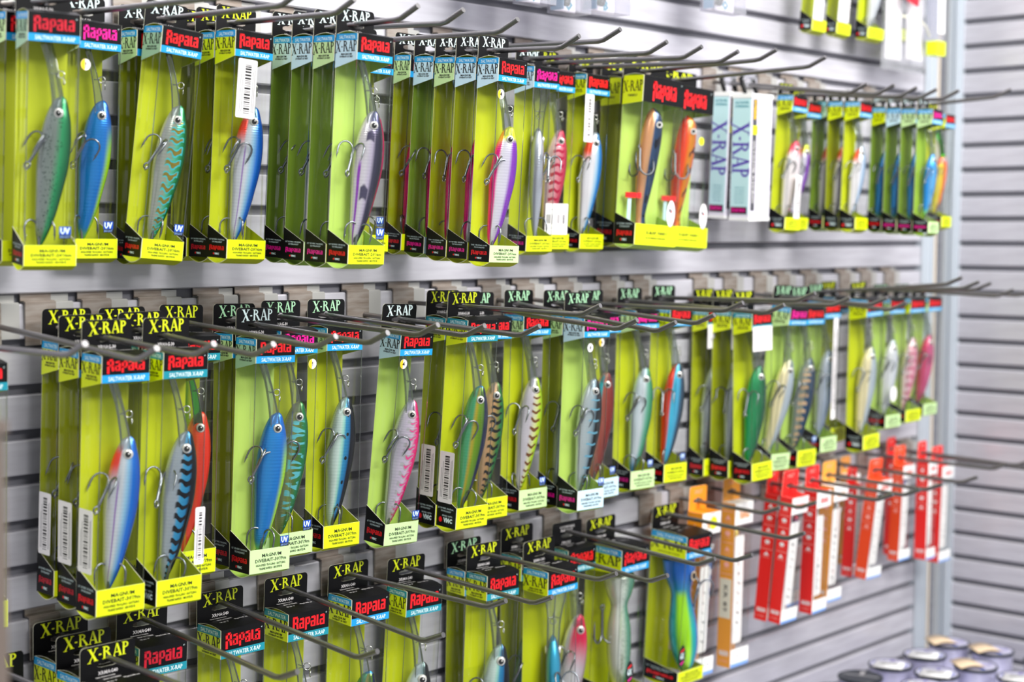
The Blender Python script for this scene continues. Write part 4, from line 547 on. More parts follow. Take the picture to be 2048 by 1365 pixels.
LM = {
 'green_spot': ([(0, '#8e9496'), (.52, '#808d86'), (.74, '#2f9a62'), (1, '#0a4a2c')], [('speck', '#1b3a30', 330, .28, .25, .8)]),
 'blue_lime': ([(0, '#1e63b8'), (.3, '#1b86d2'), (.7, '#1379cf'), (.9, '#1764c4'), (1, '#1a56bb')], [('patch', '#a8e01a', .38, 1.2, .86, 1.2, .1), ('patch', '#86d233', .86, 1.2, -1, 2, .07)]),
 'green_bar': ([(0, SV), (.5, '#98a28e'), (.66, '#56b99a'), (.85, '#1f8a4c'), (1, '#0d5a2c')], [('bars', '#3fc7cf', 15, .42, .9, -.3, 1.0), ('bars', '#8b7d2c', 15, .42, .86, .5, 1.0)]),
 'blue_silver': ([(0, SV), (.45, '#d5dbe4'), (.62, '#8fc3e4'), (.78, '#1d74d6'), (1, '#0f48b4')], [('patch', '#ef3a20', .2, .36, -1, .32, .06), ('patch', '#8c4fb4', .4, .9, .36, .40, .03)]),
 'dark_purple': ([(0, '#cfcac6'), (.42, '#d2ccd8'), (.58, '#b9aec8'), (.7, '#3d3a52'), (1, '#15131f')], [('patch', '#8d33b4', .45, .95, .2, .3, .03), ('bars', '#4a4560', 3, .35, .62, .8, .2), ('patch', '#5c5c8c', -1, .24, .4, .85, .08)]),
 'pink_scale': ([(0, '#f2d6dd'), (.4, '#ee8fb4'), (.7, '#ee3f8c'), (1, '#e31b72')], [('speck', '#ffc0d8', 300, .25, .4, .8)]),
 'chart_purple': ([(0, '#f20d8c'), (.16, '#f01a90'), (.24, '#e6e2ee'), (.6, '#d6d0e6'), (.74, '#8d3fc0'), (1, '#6a15a8')], [('patch', '#e6ec1c', -1, .25, -1, 2, .035), ('patch', '#f2a020', .12, .28, -1, .2, .05)]),
 'grey_silver': ([(0, '#a9aebb'), (.5, '#9aa0b0'), (1, '#7b8396')], []),
 'pink_bar': ([(0, '#efd3d6'), (.5, '#e79aa4'), (.8, '#cf3a5a'), (1, '#9c1238')], [('bars', '#c11c46', 17, .25, .8, .25, .7), ('patch', '#c11c46', -1, .22, .3, 2, .05)]),
 'blue_white': ([(0, '#e8e4ee'), (.5, '#eceaf2'), (.66, '#a9d2ee'), (.8, '#2c8fde'), (1, '#1a6fc8')], [('patch', '#f04a26', .18, .36, -1, .36, .05)]),
 'copper': ([(0, '#c07a4e'), (.26, '#e0a070'), (.40, '#c99a70'), (.48, '#2c4a70'), (1, '#11213c')], [('bars', '#0c1424', 6, .6, .95, .6, .5)]),
 'red_orange': ([(0, '#e8341a'), (.4, '#f0481c'), (.62, '#d88a20'), (.8, '#c87a2a'), (1, '#f05038')], [('bars', '#5a2a2a', 8, .66, .95, .7, .8)]),
 'white_red': ([(0, '#f4ecec'), (.6, '#f2e6ea'), (1, '#e6dce4')], [('patch', '#e0284c', -1, .3, -1, 2, .06)]),
 'cream_blue': ([(0, '#efe9ea'), (.5, '#eee9f0'), (.7, '#bcd2ee'), (1, '#8db4e2')], [('patch', '#f4502a', .16, .34, -1, .4, .05)]),
 'sky_blue': ([(0, '#1f7fd0'), (.35, '#2a98e6'), (.6, '#53b6f0'), (.85, '#1d8ada'), (1, '#1879c8')], [('patch', '#86dc3c', .82, 1.2, -1, 2, .08)]),
 'lime_orange': ([(0, '#f6e23a'), (.4, '#f4d838'), (.65, '#f2812c'), (1, '#ee4a2a')], [('patch', '#d4ea1c', -1, .2, -1, 2, .05), ('patch', '#f24a1e', .16, .32, -1, 2, .04)]),
 'black_bluebar': ([(0, '#b4bac0'), (.42, '#9aa6b2'), (.52, '#3d9ccb'), (.74, '#1c7fb4'), (.82, '#0b1018'), (1, '#07080c')], [('bars', '#0a0e16', 17, .44, .82, .1, 1.0)]),
 'fire': ([(0, '#f08a2a'), (.3, '#f0521e'), (.6, '#f23a14'), (1, '#e82c10')], []),
 'green_tiger': ([(0, '#99987f'), (.4, '#7f8c50'), (.6, '#58762e'), (.8, '#1f7d44'), (1, '#0c5230')], [('blotch', '#66c8d4', 120, .52, .35, .85)]),
 'sardine': ([(0, '#8f9a98'), (.36, '#d0e6de'), (.46, '#a4e0d0'), (.56, '#2a90c0'), (.70, '#1a6ea8'), (.77, '#0e1220'), (1, '#05060a')], [('spots', '#0b0d12', 9, .64, .05)]),
 'pink_tiger': ([(0, '#aeb0b8'), (.4, '#cabfd2'), (.7, '#d9c6dc'), (.84, '#f22a86'), (1, '#f2106c')], [('bars', '#b9b6bc', 18, .45, .85, .0, 1.1), ('bars', '#f2509a', 18, .6, .9, .75, 1.1)]),
 'olive_navy': ([(0, '#4c8a4a'), (.3, '#3fa070'), (.42, '#b8a020'), (.55, '#6f9a1c'), (.74, '#58801a'), (.82, '#1a2348'), (1, '#0e1430')], [('patch', '#1f86c0', -1, .07, -1, 2, .02)]),
 'gold_tiger': ([(0, '#d6b894'), (.45, '#cf9c6c'), (.62, '#a08a4c'), (.8, '#1f7a3a'), (1, '#0b4a24')], [('bars', '#0c120c', 19, .4, .85, .25, .9)]),
 'chart_tiger': ([(0, '#c4c0c8'), (.45, '#d0c8d2'), (.66, '#e6e6a8'), (.8, '#c4e42a'), (1, '#a6d61c')], [('bars', '#7c4a1e', 18, .5, .86, .45, .9)]),
 'black_mackerel': ([(0, '#c3c9ce'), (.42, '#a4b4bc'), (.56, '#7a92a0'), (.68, '#12151c'), (1, '#06070a')], [('bars', '#6fb4d2', 13, .4, .82, .88, .25)]),
 'red_brown': ([(0, '#c99a94'), (.4, '#b0503c'), (.7, '#8d2a20'), (1, '#6a1612')], [('patch', '#27b4c4', .12, .45, .1, .35, .04)]),
 'green_silver': ([(0, '#bcd0dc'), (.45, '#d6dee6'), (.66, '#74b4a0'), (.84, '#2a8a58'), (1, '#146a40')], [('patch', '#1d86d6', .78, 1.2, -1, .75, .09)]),
 'black_cyan_red': ([(0, '#d8321a'), (.2, '#e03a1c'), (.28, '#38b8de'), (.55, '#4cb0dc'), (.72, '#2c4a66'), (1, '#0c0e14')], []),
 'pale_grey': ([(0, '#cdd5d8'), (.5, '#bac4ca'), (1, '#97a4ac')], []),
 'dark_green': ([(0, '#1f9a5c'), (.4, '#17824c'), (.7, '#0f5f38'), (1, '#08381f')], []),
 'cream_grey': ([(0, '#f4e6b8'), (.42, '#f0e2b4'), (.54, '#c3cdd4'), (1, '#8fa2b2')], []),
 'navy_bar': ([(0, '#9aa4a8'), (.35, '#8a8f80'), (.5, '#1f4a6c'), (1, '#0c1a30')], [('bars', '#d9b48c', 16, .2, .6, .2, .3)]),
 'grey_blue': ([(0, '#c4c8d2'), (.5, '#a4b2c8'), (1, '#7088a8')], []),
 'white_grey': ([(0, '#efeef0'), (.6, '#dcdfe6'), (1, '#b2bccb')], []),
 'rose_bar': ([(0, '#f0dcdf'), (.5, '#ecb8c4'), (1, '#d8688a')], [('bars', '#d0718c', 12, .2, .8, .4, .5)]),
 'deep_pink': ([(0, '#e23a5c'), (.5, '#d8588c'), (1, '#cc4a80')], []),
 'black_flank': ([(0, '#2aa0c8'), (.3, '#1c5a80'), (.45, '#15151b'), (1, '#0b0b10')], []),
 'teal_dark': ([(0, '#9ab4ae'), (.5, '#1d8f96'), (.75, '#136a72'), (1, '#0a3038')], []),
 'black_holo': ([(0, '#c3ccd0'), (.4, '#c9d8d8'), (.6, '#8fb0b4'), (.76, '#1a1a20'), (1, '#070709')], []),
 'red_throat_silver': ([(0, '#e4e0e4'), (.6, '#cfcbd2'), (1, '#b49aa4')], [('patch', '#e0104a', -1, .4, .2, 2, .1)]),
 'popper_blue': ([(0, '#1568cc'), (.5, '#1777d8'), (1, '#1462c0')], [('patch', '#1db8a4', .45, 1.2, .78, 2, .16), ('patch', '#a6ea10', .45, 1.02, .93, 2, .04), ('patch', '#86c41c', -1, .05, -1, 2, .015)]),
 'stick_green': ([(0, '#d9d8cc'), (.35, '#dfe2d8'), (.6, '#c8d4c4'), (.8, '#5fa084'), (1, '#2c7a5c')], [('speck', '#2c6a50', 420, .3, .5, 1.1)]),
}
def lmat(k): return cached(('lm', k), lambda: lure_mat(k+'_finish', *LM[k]))
TSC = {'mag': 1.0, 'mag1': .93, 'sml': .76, 'sml2': .9, 'm40': 1.2, 'haku': 1.0, 'pop': 1.0}
def attach_treble(r, loc, rot, dark, big=1.0):
    t = part('treble_hook', cached(('tb', dark, big), lambda: treble(dark, big)), r, loc=loc, rot=rot)
    part('split_ring', cached('sr', split_ring), t, loc=(.001, 0, -.003), rot=(0, 0, 1.2)); return t
def lure(key, t, mk, label, group=None, lip='clear', spin=0, hooks=True):
    X, Y, Z, ti, ya, ro, w, d, h = POSE[key]; s = h/H0 if t in ('mag', 'mag1', 'sml', 'sml2') else TSC[t]
    if t in ('sml', 'sml2'): s = min(s, w/W0*1.05)
    R = Euler((ti, ro, ya)).to_matrix(); ux = w/W0
    loc = V((X, Y, Z))+R@V((.15*w, -d*.5, (0 if t not in ('sml', 'sml2') else -(h-s*H0)*.5)))
    rng = random.Random(key); rr = (0, rng.uniform(-.015, .015), rng.uniform(-.06, .06)-.62+spin)
    q = R@Euler(rr).to_matrix()
    o = empty('fishing_lure', loc, q.to_euler(), (s, s, s)); tag(o, label, 'fishing lure', group)
    part('body', cached('lb', lure_body), o, lmat(mk))
    lp = part('lip', cached('ll', lure_lip), o)
    if lip == 'lime':
        lp.material_slots[0].link = 'OBJECT'; lp.material_slots[0].material = LIPLIME
    part('line_ring', cached('lr', lure_ring), o)
    part('eye', cached('e-', lambda: lure_eye(-1)), o); part('eye', cached('e+', lambda: lure_eye(1)), o)
    if hooks:
        dark = t == 'mag' and rng.random() < .0
        a = rng.uniform(-.5, .9); attach_treble(o, (-.0226, -.0155, -.60*H0), (rng.uniform(-.2, .1), .42+rng.uniform(-.1, .1), a), False)
        attach_treble(o, (-.010, -.004, -.958*H0), (rng.uniform(-.15, .15), .1, rng.uniform(0, 2)), False)
    return o

# ------------------------------------------------------------------ what hangs on each hook
TOP, MID, BOT = 'top row', 'middle row', 'bottom row'
G5, G7, G18, G19 = 'five-box stack of purple-backed lures', 'stack', 'stack', 'stack'
F = 'F'; L = 'L'
# key: type, side, tray, logo, tab, strip, inside, big, stickers, box label | lure finish, lure label, options
B = {
 'p1': ('mag1', 'sage', 'lime', 'dred', 'tabwhite', 'blue', 'inner', 0, [('uv', F, .78, .865)], 'blurred foremost lure box at the far left of the top row', 'green_spot', 'green lure with dark specks at far left of the top row', {}),
 'p1b': ('mag1', 'mint', 'lime', 'red', 'tabwhite', 'blue', 'inner', 0, [], 'lure box half hidden behind the blurred foremost top-row box, at the left edge', None, '', {}),
 'p2': ('mag1', 'mint', 'lime', 'mag', 'tabwhite', 'blue', 'inner', 0, [('1', F, .16, .18), ('uv', F, .78, .865)], 'top-row lure box with magenta maker word and yellow-white dot, second from left', 'blue_lime', 'blue lure with lime tail edge in the top row', {}),
 'p3': ('mag1', 'sage', 'lime', 'red', 'tabwhite', 'blue', 'inner', 0, [('uv', F, .85, .865)], 'top-row lure box tilted clockwise, holding the green and turquoise barred lure', 'green_bar', 'green lure with turquoise bars in the tilted top-row box', {}),
 'p3b': ('mag1', 'mint', 'lime', 'red', 'tabwhite', 'blue', 'inner', 0, [], 'lure box behind the tilted top-row box, only its left side showing', None, '', {}),
 'p4': ('mag1', 'lime', 'lime', 'red', 'tablime', 'blue', 'inner', 0, [('barcode', F, .32, .25, .03, (.027, .066))], 'top-row lure box with a white barcode label high on its window', 'blue_silver', 'blue-backed silver lure with red throat under a barcode label, top row', {}),
 'p4b': ('mag1', 'lime', 'lime', 'dred', 'tablime', 'blue', 'inner', 0, [], 'lime-sided lure box directly behind the top-row box with barcode label', 'blue_silver', 'lure in the box behind the top-row barcode-labelled box', {}),
 'p4c': ('mag1', 'lime', 'lime', 'dred', 'tablime', 'blue', 'inner', 0, [], 'rearmost of the three lure boxes behind the top-row barcode label', None, '', {}),
 'p5a': ('mag1', 'pale', 'lime', 'red', 'tabwhite', 'blue', 'inner_p', 0, [('uv', F, .86, .865)], 'front box of the top-row four-box stack, pale blue side panel', 'dark_purple', 'black-backed white lure with purple belly line, top row', {}),
 'p5b': ('mag1', 'mint', 'lime', 'mag', 'tabwhite', 'blue', 'inner_g', 0, [], 'second box from the front of the top-row four-box stack, green side panel', 'dark_purple', 'lure inside the second box of the top-row four-box stack', {}),
 'p5c': ('mag1', 'pale', 'mint', 'mag', 'tabwhite', 'blue', 'inner_g', 0, [], 'third box from the front of the top-row four-box stack', 'dark_purple', 'lure inside the third box of the top-row four-box stack', {}),
 'p5d': ('mag1', 'pale', 'lime', 'mag', 'tabwhite', 'blue', 'inner_g', 0, [], 'rearmost, leftmost box of the top-row four-box stack', 'dark_purple', 'lure inside the rearmost box of the top-row four-box stack', {}),
 'p6': ('mag1', 'mint', 'lime', 'red', 'tabwhite', 'blue', 'inner', 0, [('uv', F, .72, .85)], 'top-row lure box mostly hidden right behind the four-box stack', 'pink_scale', 'pink lure showing behind the black-backed lure, top row', {}),
 'p7a': ('mag1', 'pale', 'mint', 'red', 'tabwhite', 'blue', 'inner', 2, [('4', F, .1, .175)], 'front box of the top-row five-box stack, with round 4 sticker', 'chart_purple', 'purple-backed lure with yellow head and magenta belly, top row', {}),
 'p7b': ('mag1', 'pale', 'lime', 'mag', 'tabwhite', 'blue', 'inner', 0, [], 'second box from the front of the top-row five-box stack', 'chart_purple', 'lure in the second box of the top-row five-box stack', {}),
 'p7c': ('mag1', 'mint', 'lime', 'mag', 'tabwhite', 'blue', 'inner', 2, [], 'middle box of the top-row five-box stack, pale green side panel', 'chart_purple', 'lure in the middle box of the top-row five-box stack', {}),
 'p7d': ('mag1', 'pale', 'pale', 'mag', 'tabwhite', 'blue', 'inner_g', 2, [], 'fourth box from the front of the top-row five-box stack', 'chart_purple', 'lure in the fourth box of the top-row five-box stack', {}),
 'p7e': ('mag1', 'mint', 'lime', 'red', 'tabwhite', 'blue', 'inner', 2, [], 'rearmost, leftmost box of the top-row five-box stack', 'chart_purple', 'lure in the rearmost box of the top-row five-box stack', {}),
 'p8': ('mag1', 'pale', 'lime', 'mag', 'tabwhite', 'blue', 'inner', 0, [], 'top-row lure box with magenta word, just right of the five-box stack', 'grey_silver', 'silver-grey lure seen belly-on with a big round lip, top row', {'spin': 1.4}),
 'p9': ('mag1', 'lime', 'lime', 'red', 'tablime', 'blue', 'inner', 0, [('barwide', F, .45, .83)], 'top-row lure box with a white barcode label low on its window', 'pink_bar', 'crimson and silver barred lure above a barcode label, top row', {}),
 'p10': ('mag1', 'lime', 'lime', 'red', 'tablime', 'blue', 'inner', 0, [('barcode', F, .14, .25, 0, (.02, .07))], 'top-row lure box with narrow white sticker, left of the wide black-headed boxes', 'blue_white', 'light blue and white lure with red throat, top row right of centre', {}),
 'p11': ('haku', 'lime', 'lime', 'red', 'tablime', 'blue', 'inner', 0, [], 'wide lure box behind the copper lure box, only its left side showing', None, '', {}),
 'p12': ('haku', 'lime', 'lime', 'red', 'tablime', 'blue', 'inner_p', 0, [('oval', F, .84, .80)], 'wide black-headed lure box holding the copper and navy lure', 'copper', 'copper-bellied navy lure in the wide black-headed box', {'haku': 1}),
 'p13': ('haku', 'lime', 'lime', 'red', 'tablime', 'blue', 'inner_p', 0, [('oval', F, .87, .80), ('ydot', F, .72, .33)], 'wide black-headed lure box holding the orange-red lure, with yellow dot', 'red_orange', 'orange-red lure beside a yellow dot sticker, top row', {'haku': 1}),
 'p16': ('sml', 'lime', 'lime', 'red', 'tablime', 'blue', 'inner', 1, [('barcode', F, .72, .75, 0, (.017, .07))], 'small top-row box with tall paper label, right of the white packs', 'white_red', 'white lure with rose-red head in the small top-row box', {}),
 'p17': ('sml', 'lime', 'lime', 'red', 'tablime', 'blue', 'inner', 1, [], 'small top-row box half hidden behind the white and rose lure box', 'chart_purple', 'yellow-headed purple lure in the small top-row box at right', {}),
 'p18a': ('sml', 'lime', 'lime', 'red', 'tablime', 'blue', 'inner', 1, [], 'front box of the small three-box stack, top row right', 'cream_blue', 'white lure with red throat, front of the small three-box stack', {}),
 'p18b': ('sml', 'lime', 'lime', 'red', 'tablime', 'blue', 'inner', 1, [], 'middle box of the small three-box stack, top row right', 'cream_blue', 'red-throated lure in the middle of the small three-box stack', {}),
 'p18c': ('sml', 'sage', 'lime', 'red', 'tabmint', 'teal', 'inner_g', 0, [], 'rear box of the small three-box stack, top row right, green inside', 'cream_blue', 'red-throated lure in the rear of the small three-box stack', {}),
 'p19a': ('sml', 'mint', 'mint', 'mag', 'tabwhite', 'blue', 'inner_g', 0, [], 'front box of the small four-box stack of bright blue lures', 'sky_blue', 'bright blue lure in the front box of the small stack', {}),
 'p19b': ('sml', 'mint', 'lime', 'mag', 'tabwhite', 'blue', 'inner_g', 0, [], 'second box of the small four-box stack of bright blue lures', 'sky_blue', 'bright blue lure in the second box of the small stack', {}),
 'p19c': ('sml', 'pale', 'lime', 'mag', 'tabwhite', 'blue', 'inner_g', 0, [], 'third box of the small four-box stack of bright blue lures', 'sky_blue', 'bright blue lure in the third box of the small stack', {}),
 'p19d': ('sml', 'lime', 'lime', 'red', 'tabwhite', 'blue', 'inner_g', 0, [], 'rearmost, leftmost of the small bright blue lure boxes', 'sky_blue', 'bright blue lure in the rearmost box of the small stack', {}),
 'p20': ('sml', 'lime', 'lime', 'red', 'tablime', 'blue', 'inner', 0, [], 'rightmost lure box of the top row, next to the corner', 'lime_orange', 'yellow and orange lure at the right end of the top row', {'lip': 'lime'}),
 'q0': ('mag', 'lime', 'lime', 'red', 'tablime', 'teal', 'inner', 0, [], 'lure box cut off by the left edge of the middle row', None, '', {}),
 'q1a': ('mag', 'lime', 'lime', 'red', 'tablime', 'blue', 'inner', 0, [('barcode', L, .42, .72, 0, (.026, .068))], 'front box of the left middle-row stack, barcode label on its side', 'blue_silver', 'blue-backed silver lure with orange throat, left of the middle row', {}),
 'q1b': ('mag', 'lime', 'lime', 'dred', 'tablime', 'blue', 'inner', 0, [('barcode', L, .42, .72, 0, (.026, .068))], 'second box of the left middle-row stack, barcode label on its dark side', 'blue_silver', 'lure in the second box of the left middle-row stack', {}),
 'q1c': ('mag', 'lime', 'lime', 'dred', 'tablime', 'blue', 'inner', 0, [('barcode', L, .42, .72, 0, (.026, .068))], 'rearmost box of the left middle-row stack, nearest the bare wall', 'blue_silver', 'lure in the rearmost box of the left middle-row stack', {}),
 'q2a': ('mag', 'lime', 'lime', 'red', 'tablime', 'teal', 'inner', 1, [('barcode', F, .93, .74, 0, (.013, .064))], 'middle-row lure box holding the black lure with blue bars', 'black_bluebar', 'black-backed lure with wavy blue bars, middle row', {}),
 'q2c': ('mag', 'lime', 'lime', 'red', 'tablime', 'teal', 'inner', 0, [], 'box behind the black and blue barred lure box, only its tab showing', None, '', {}),
 'q2d': ('mag', 'lime', 'lime', 'red', 'tablime', 'teal', 'inner', 0, [], 'rearmost box behind the black and blue barred lure box', None, '', {}),
 'qx': ('mag', 'lime', 'lime', 'red', 'tablime', 'teal', 'inner', 0, [], 'middle-row lure box holding the orange-red lure with lime lip', 'fire', 'orange-red lure with lime lip in the middle row', {'lip': 'lime'}),
 'q3a': ('mag', 'sage', 'mint', 'red', 'tabwhite', 'blue', 'inner_p', 0, [('uv', F, .86, .875)], 'middle-row lure box with sage side panel, holding the blue lime-tailed lure', 'blue_lime', 'blue lure with lime tail edge in the middle row', {}),
 'q3b': ('mag', 'mint', 'mint', 'red', 'tabmint', 'blue', 'inner', 0, [], 'box behind the blue lime-tailed lure box of the middle row', None, '', {}),
 'q4': ('mag', 'mint', 'mint', 'mag', 'tabmint', 'blue', 'inner', 0, [('1', F, .86, .15), ('uv', F, .84, .875)], 'middle-row lure box with magenta word and yellow-white dot', 'green_tiger', 'green lure with turquoise blotches, middle row', {}),
 'q5': ('mag', 'mint', 'lime', 'red', 'tabmint', 'blue', 'inner', 0, [], 'middle-row lure box holding the blue sardine lure with black dots', 'sardine', 'blue and white sardine lure with a row of black dots, middle row', {}),
 'q6': ('mag', 'pale', 'mint', 'red', 'tabwhite', 'blue', 'inner_p', 0, [('4', F, .12, .14), ('uv', F, .9, .87)], 'middle-row lure box holding the pink-backed lure, round 4 sticker', 'pink_tiger', 'silver lure with hot pink back, middle row', {}),
 'q7a': ('mag', 'lime', 'lime', 'red', 'tablime', 'teal', 'inner', 1, [('barcode', L, .42, .76, 0, (.026, .068))], 'middle-row lure box with barcode on its side, holding the olive and navy lure', 'olive_navy', 'olive and gold lure with navy back, middle row', {}),
 'q7b': ('mag', 'lime', 'lime', 'red', 'tablime', 'teal', 'inner', 1, [('barcode', L, .5, .74, 0, (.026, .068))], 'box behind the olive and navy lure box, with its own side barcode', 'olive_navy', 'lure inside the box behind the olive and navy lure', {}),
 'q8': ('mag', 'mint', 'lime', 'red', 'tabmint', 'blue', 'inner', 0, [], 'middle-row lure box behind the olive lure box, at its right', 'gold_tiger', 'tan lure with black bars and green back, middle row', {}),
 'q9': ('mag', 'mint', 'mint', 'red', 'tabmint', 'blue', 'inner', 0, [('uv', F, .82, .865)], 'middle-row lure box holding the lime-backed lure with brown bars', 'chart_tiger', 'silver lure with lime back and brown bars, middle row', {}),
 'q10a': ('mag', 'pale', 'pale', 'mag', 'tabmint', 'blue', 'inner_p', 0, [('8', F, .24, .155), ('uv', F, .88, .865)], 'middle-row lure box with pale blue side and round 8 sticker', 'black_mackerel', 'black-backed silver lure with pale blue ticks, middle row', {}),
 'q10b': ('mag', 'mint', 'mint', 'mag', 'tabmint', 'blue', 'inner', 0, [], 'box behind the middle-row box with the round 8 sticker', 'black_mackerel', 'lure in the box behind the round 8 sticker box', {}),
 'q11': ('mag', 'mint', 'pale', 'mag', 'tabmint', 'blue', 'inner', 0, [('4', F, .2, .15), ('uv', F, .74, .86)], 'middle-row lure box half hidden at right of the round 8 sticker box', 'red_brown', 'red-brown lure behind the black-backed one, middle row', {}),
 'q12': ('mag', 'mint', 'mint', 'mag', 'tabmint', 'blue', 'inner', 0, [('uv', F, .8, .865)], 'middle-row lure box holding the green-backed silver lure with blue tail', 'green_silver', 'green-backed silver lure with blue tail, middle row', {}),
 'q13': ('mag', 'lime', 'lime', 'red', 'tabmint', 'blue', 'inner', 0, [('uv', F, .8, .865)], 'middle-row lure box holding the black, cyan and red lure', 'black_cyan_red', 'black, cyan and red lure in the middle row', {}),
 'q14a': ('mag', 'lime', 'lime', 'red', 'tablime', 'teal', 'inner', 0, [('price', F, .5, .155, 0, (.056, .04))], 'front box of the lime three-box stack with a big white price label', 'dark_green', 'dark green lure below the white price label, middle row', {}),
 'q14b': ('mag', 'lime', 'lime', 'red', 'tablime', 'teal', 'inner', 0, [('price', F, .18, .155, 0, (.02, .04))], 'middle box of the lime three-box stack, middle row', 'pale_grey', 'pale grey lure in the middle box of the lime stack', {}),
 'q14c': ('mag', 'lime', 'lime', 'red', 'tablime', 'teal', 'inner', 0, [('price', F, .18, .155, 0, (.02, .04))], 'rear, leftmost box of the lime three-box stack, middle row', 'pale_grey', 'pale grey lure in the leftmost box of the lime stack', {}),
 'q15': ('mag', 'mint', 'mint', 'mag', 'tabmint', 'blue', 'inner_p', 0, [], 'middle-row lure box tilted behind the dark green lure box', 'cream_grey', 'cream-bellied pale lure right of the dark green one', {}),
 'q16': ('mag', 'lime', 'lime', 'red', 'tabmint', 'blue', 'inner_p', 0, [('uv', F, .86, .84)], 'middle-row lure box holding the navy barred lure', 'navy_bar', 'navy lure with cream bars in the middle row', {}),
 'q17': ('sml2', 'mint', 'mint', 'red', 'tabmint', 'blue', 'inner_p', 0, [('barcode', F, .7, .45, 0, (.014, .17))], 'middle-row lure box with a long white strip, right of the navy lure', 'grey_blue', 'grey-blue lure beside a long white strip, middle row', {}),
 'q18a': ('sml2', 'lime', 'lime', 'red', 'tablime', 'blue', 'inner', 1, [], 'lime middle-row lure box holding the cream and grey lure', 'cream_grey', 'cream and grey-blue lure in the lime box right of centre', {}),
 'q18b': ('sml2', 'lime', 'lime', 'red', 'tablime', 'blue', 'inner', 0, [], 'box directly behind the lime box with the cream and grey lure', None, '', {}),
 'q19': ('sml2', 'mint', 'mint', 'red', 'tabmint', 'blue', 'inner_p', 0, [('round', F, .45, .74)], 'middle-row lure box with a large white round sticker', 'white_grey', 'white lure behind the large round sticker, middle row', {}),
 'q20': ('sml2', 'lime', 'lime', 'red', 'tabmint', 'blue', 'inner_p', 0, [], 'second box from the right end of the middle row', 'rose_bar', 'rose barred lure second from right in the middle row', {}),
 'q21': ('sml2', 'mint', 'mint', 'red', 'tabmint', 'blue', 'inner_p', 0, [], 'rightmost lure box of the middle row, next to the corner', 'deep_pink', 'deep pink lure at the right end of the middle row', {}),
 's0': ('m40', 'lime', 'lime', 'red', 'tablime', 'teal', 'inner', 0, [], 'lure box cut off by the lower left corner of the picture', None, '', {}),
 's1a': ('m40', 'lime', 'lime', 'red', 'tablime', 'teal', 'inner', 0, [], 'front box of the bottom-left three-box stack', None, '', {}),
 's1b': ('m40', 'lime', 'lime', 'red', 'tablime', 'blue', 'inner', 0, [], 'second box of the bottom-left three-box stack', None, '', {}),
 's1c': ('m40', 'lime', 'lime', 'red', 'tablime', 'blue', 'inner', 0, [], 'rearmost box of the bottom-left three-box stack', None, '', {}),
 's2': ('m40', 'lime', 'lime', 'dred', 'tablime', 'teal', 'inner', 0, [], 'first black-topped lure box right of the bottom-left stack', 'black_holo', 'lure in the bottom-row box right of the corner stack', {}),
 's3': ('m40', 'lime', 'lime', 'red', 'tablime', 'teal', 'inner', 0, [], 'bottom-row black-topped lure box, second from the left stack', 'teal_dark', 'lure with clear lip, second box right of the bottom-left stack', {}),
 's4': ('m40', 'lime', 'lime', 'red', 'tablime', 'teal', 'inner', 0, [], 'bottom-row black-topped lure box, third from the left stack', 'red_brown', 'red-brown lure, third box right of the bottom-left stack', {}),
 's5': ('m40', 'lime', 'lime', 'red', 'tablime', 'blue', 'inner', 0, [], 'bottom-row black-topped lure box, fourth from the left stack', 'olive_navy', 'olive lure low in the fourth bottom-row box', {}),
 's6': ('m40', 'lime', 'lime', 'red', 'tablime', 'teal', 'inner', 0, [], 'bottom-row black-topped lure box, fifth from the left stack', 'black_holo', 'black-backed holographic lure, fifth bottom-row box', {}),
 's7a': ('m40', 'lime', 'lime', 'red', 'tablime', 'teal', 'inner', 0, [], 'front box of the two-box bottom-row stack left of the round lip', 'sardine', 'blue lure with black dots in the bottom row', {}),
 's7b': ('m40', 'lime', 'lime', 'red', 'tabmint', 'blue', 'inner', 0, [], 'rear box of the two-box bottom-row stack, pale green word on tab', None, '', {}),
 's8a': ('m40', 'lime', 'lime', 'red', 'tablime', 'blue', 'inner', 0, [], 'bottom-row box holding the dark belly-on lure with round lip', 'black_flank', 'dark lure seen belly-on with a big round lip, bottom row', {'spin': 1.4}),
 's8b': ('m40', 'lime', 'lime', 'red', 'tablime', 'teal', 'inner', 0, [], 'bottom-row box behind the belly-on dark lure', 'teal_dark', 'teal lure left of the dark belly-on lure, bottom row', {}),
 's9': ('m40', 'lime', 'lime', 'red', 'tablime', 'teal', 'inner', 0, [], 'bottom-row box with a plain text tab, left of the big green stickbait', 'red_throat_silver', 'silver lure with crimson throat, bottom row', {}),
 's10': ('pop', 'lime', 'lime', 'red', 'tablime', 'blue', 'inner', 0, [('badge', F, .42, .80)], 'deep bottom-row box holding the big green and silver stickbait', None, '', {}),
 's11': ('pop', 'lime', 'lime', 'red', 'tablime', 'blue', 'inner', 0, [('badge', F, .1, .80)], 'deep bottom-row box holding the blue popper', None, '', {}),
 't1': ('sml', 'lime', 'lime', 'red', 'tablime', 'blue', 'inner', 1, [('barcode', F, .35, .68, 0, (.03, .1))], 'leftmost lime box hanging above the top row, paper label inside', None, '', {}),
 't2': ('sml', 'lime', 'lime', 'red', 'tablime', 'blue', 'inner', 1, [('barcode', F, .4, .62, 0, (.034, .12))], 'second lime box from left above the top row', None, '', {}),
 't3': ('sml', 'lime', 'lime', 'red', 'tablime', 'blue', 'inner', 1, [], 'third lime box from left above the top row', 'white_grey', 'pale lure in the third box above the top row', {}),
 't4': ('sml', 'lime', 'lime', 'red', 'tablime', 'blue', 'inner', 1, [], 'rightmost lime box above the top row, beside the clear bag', 'grey_blue', 'pale blue-grey lure in the rightmost box above the top row', {}),
}
POSE['q18b'] = (-.5, -.034, -.43, .02, 0, 0, .052, .030, .262)
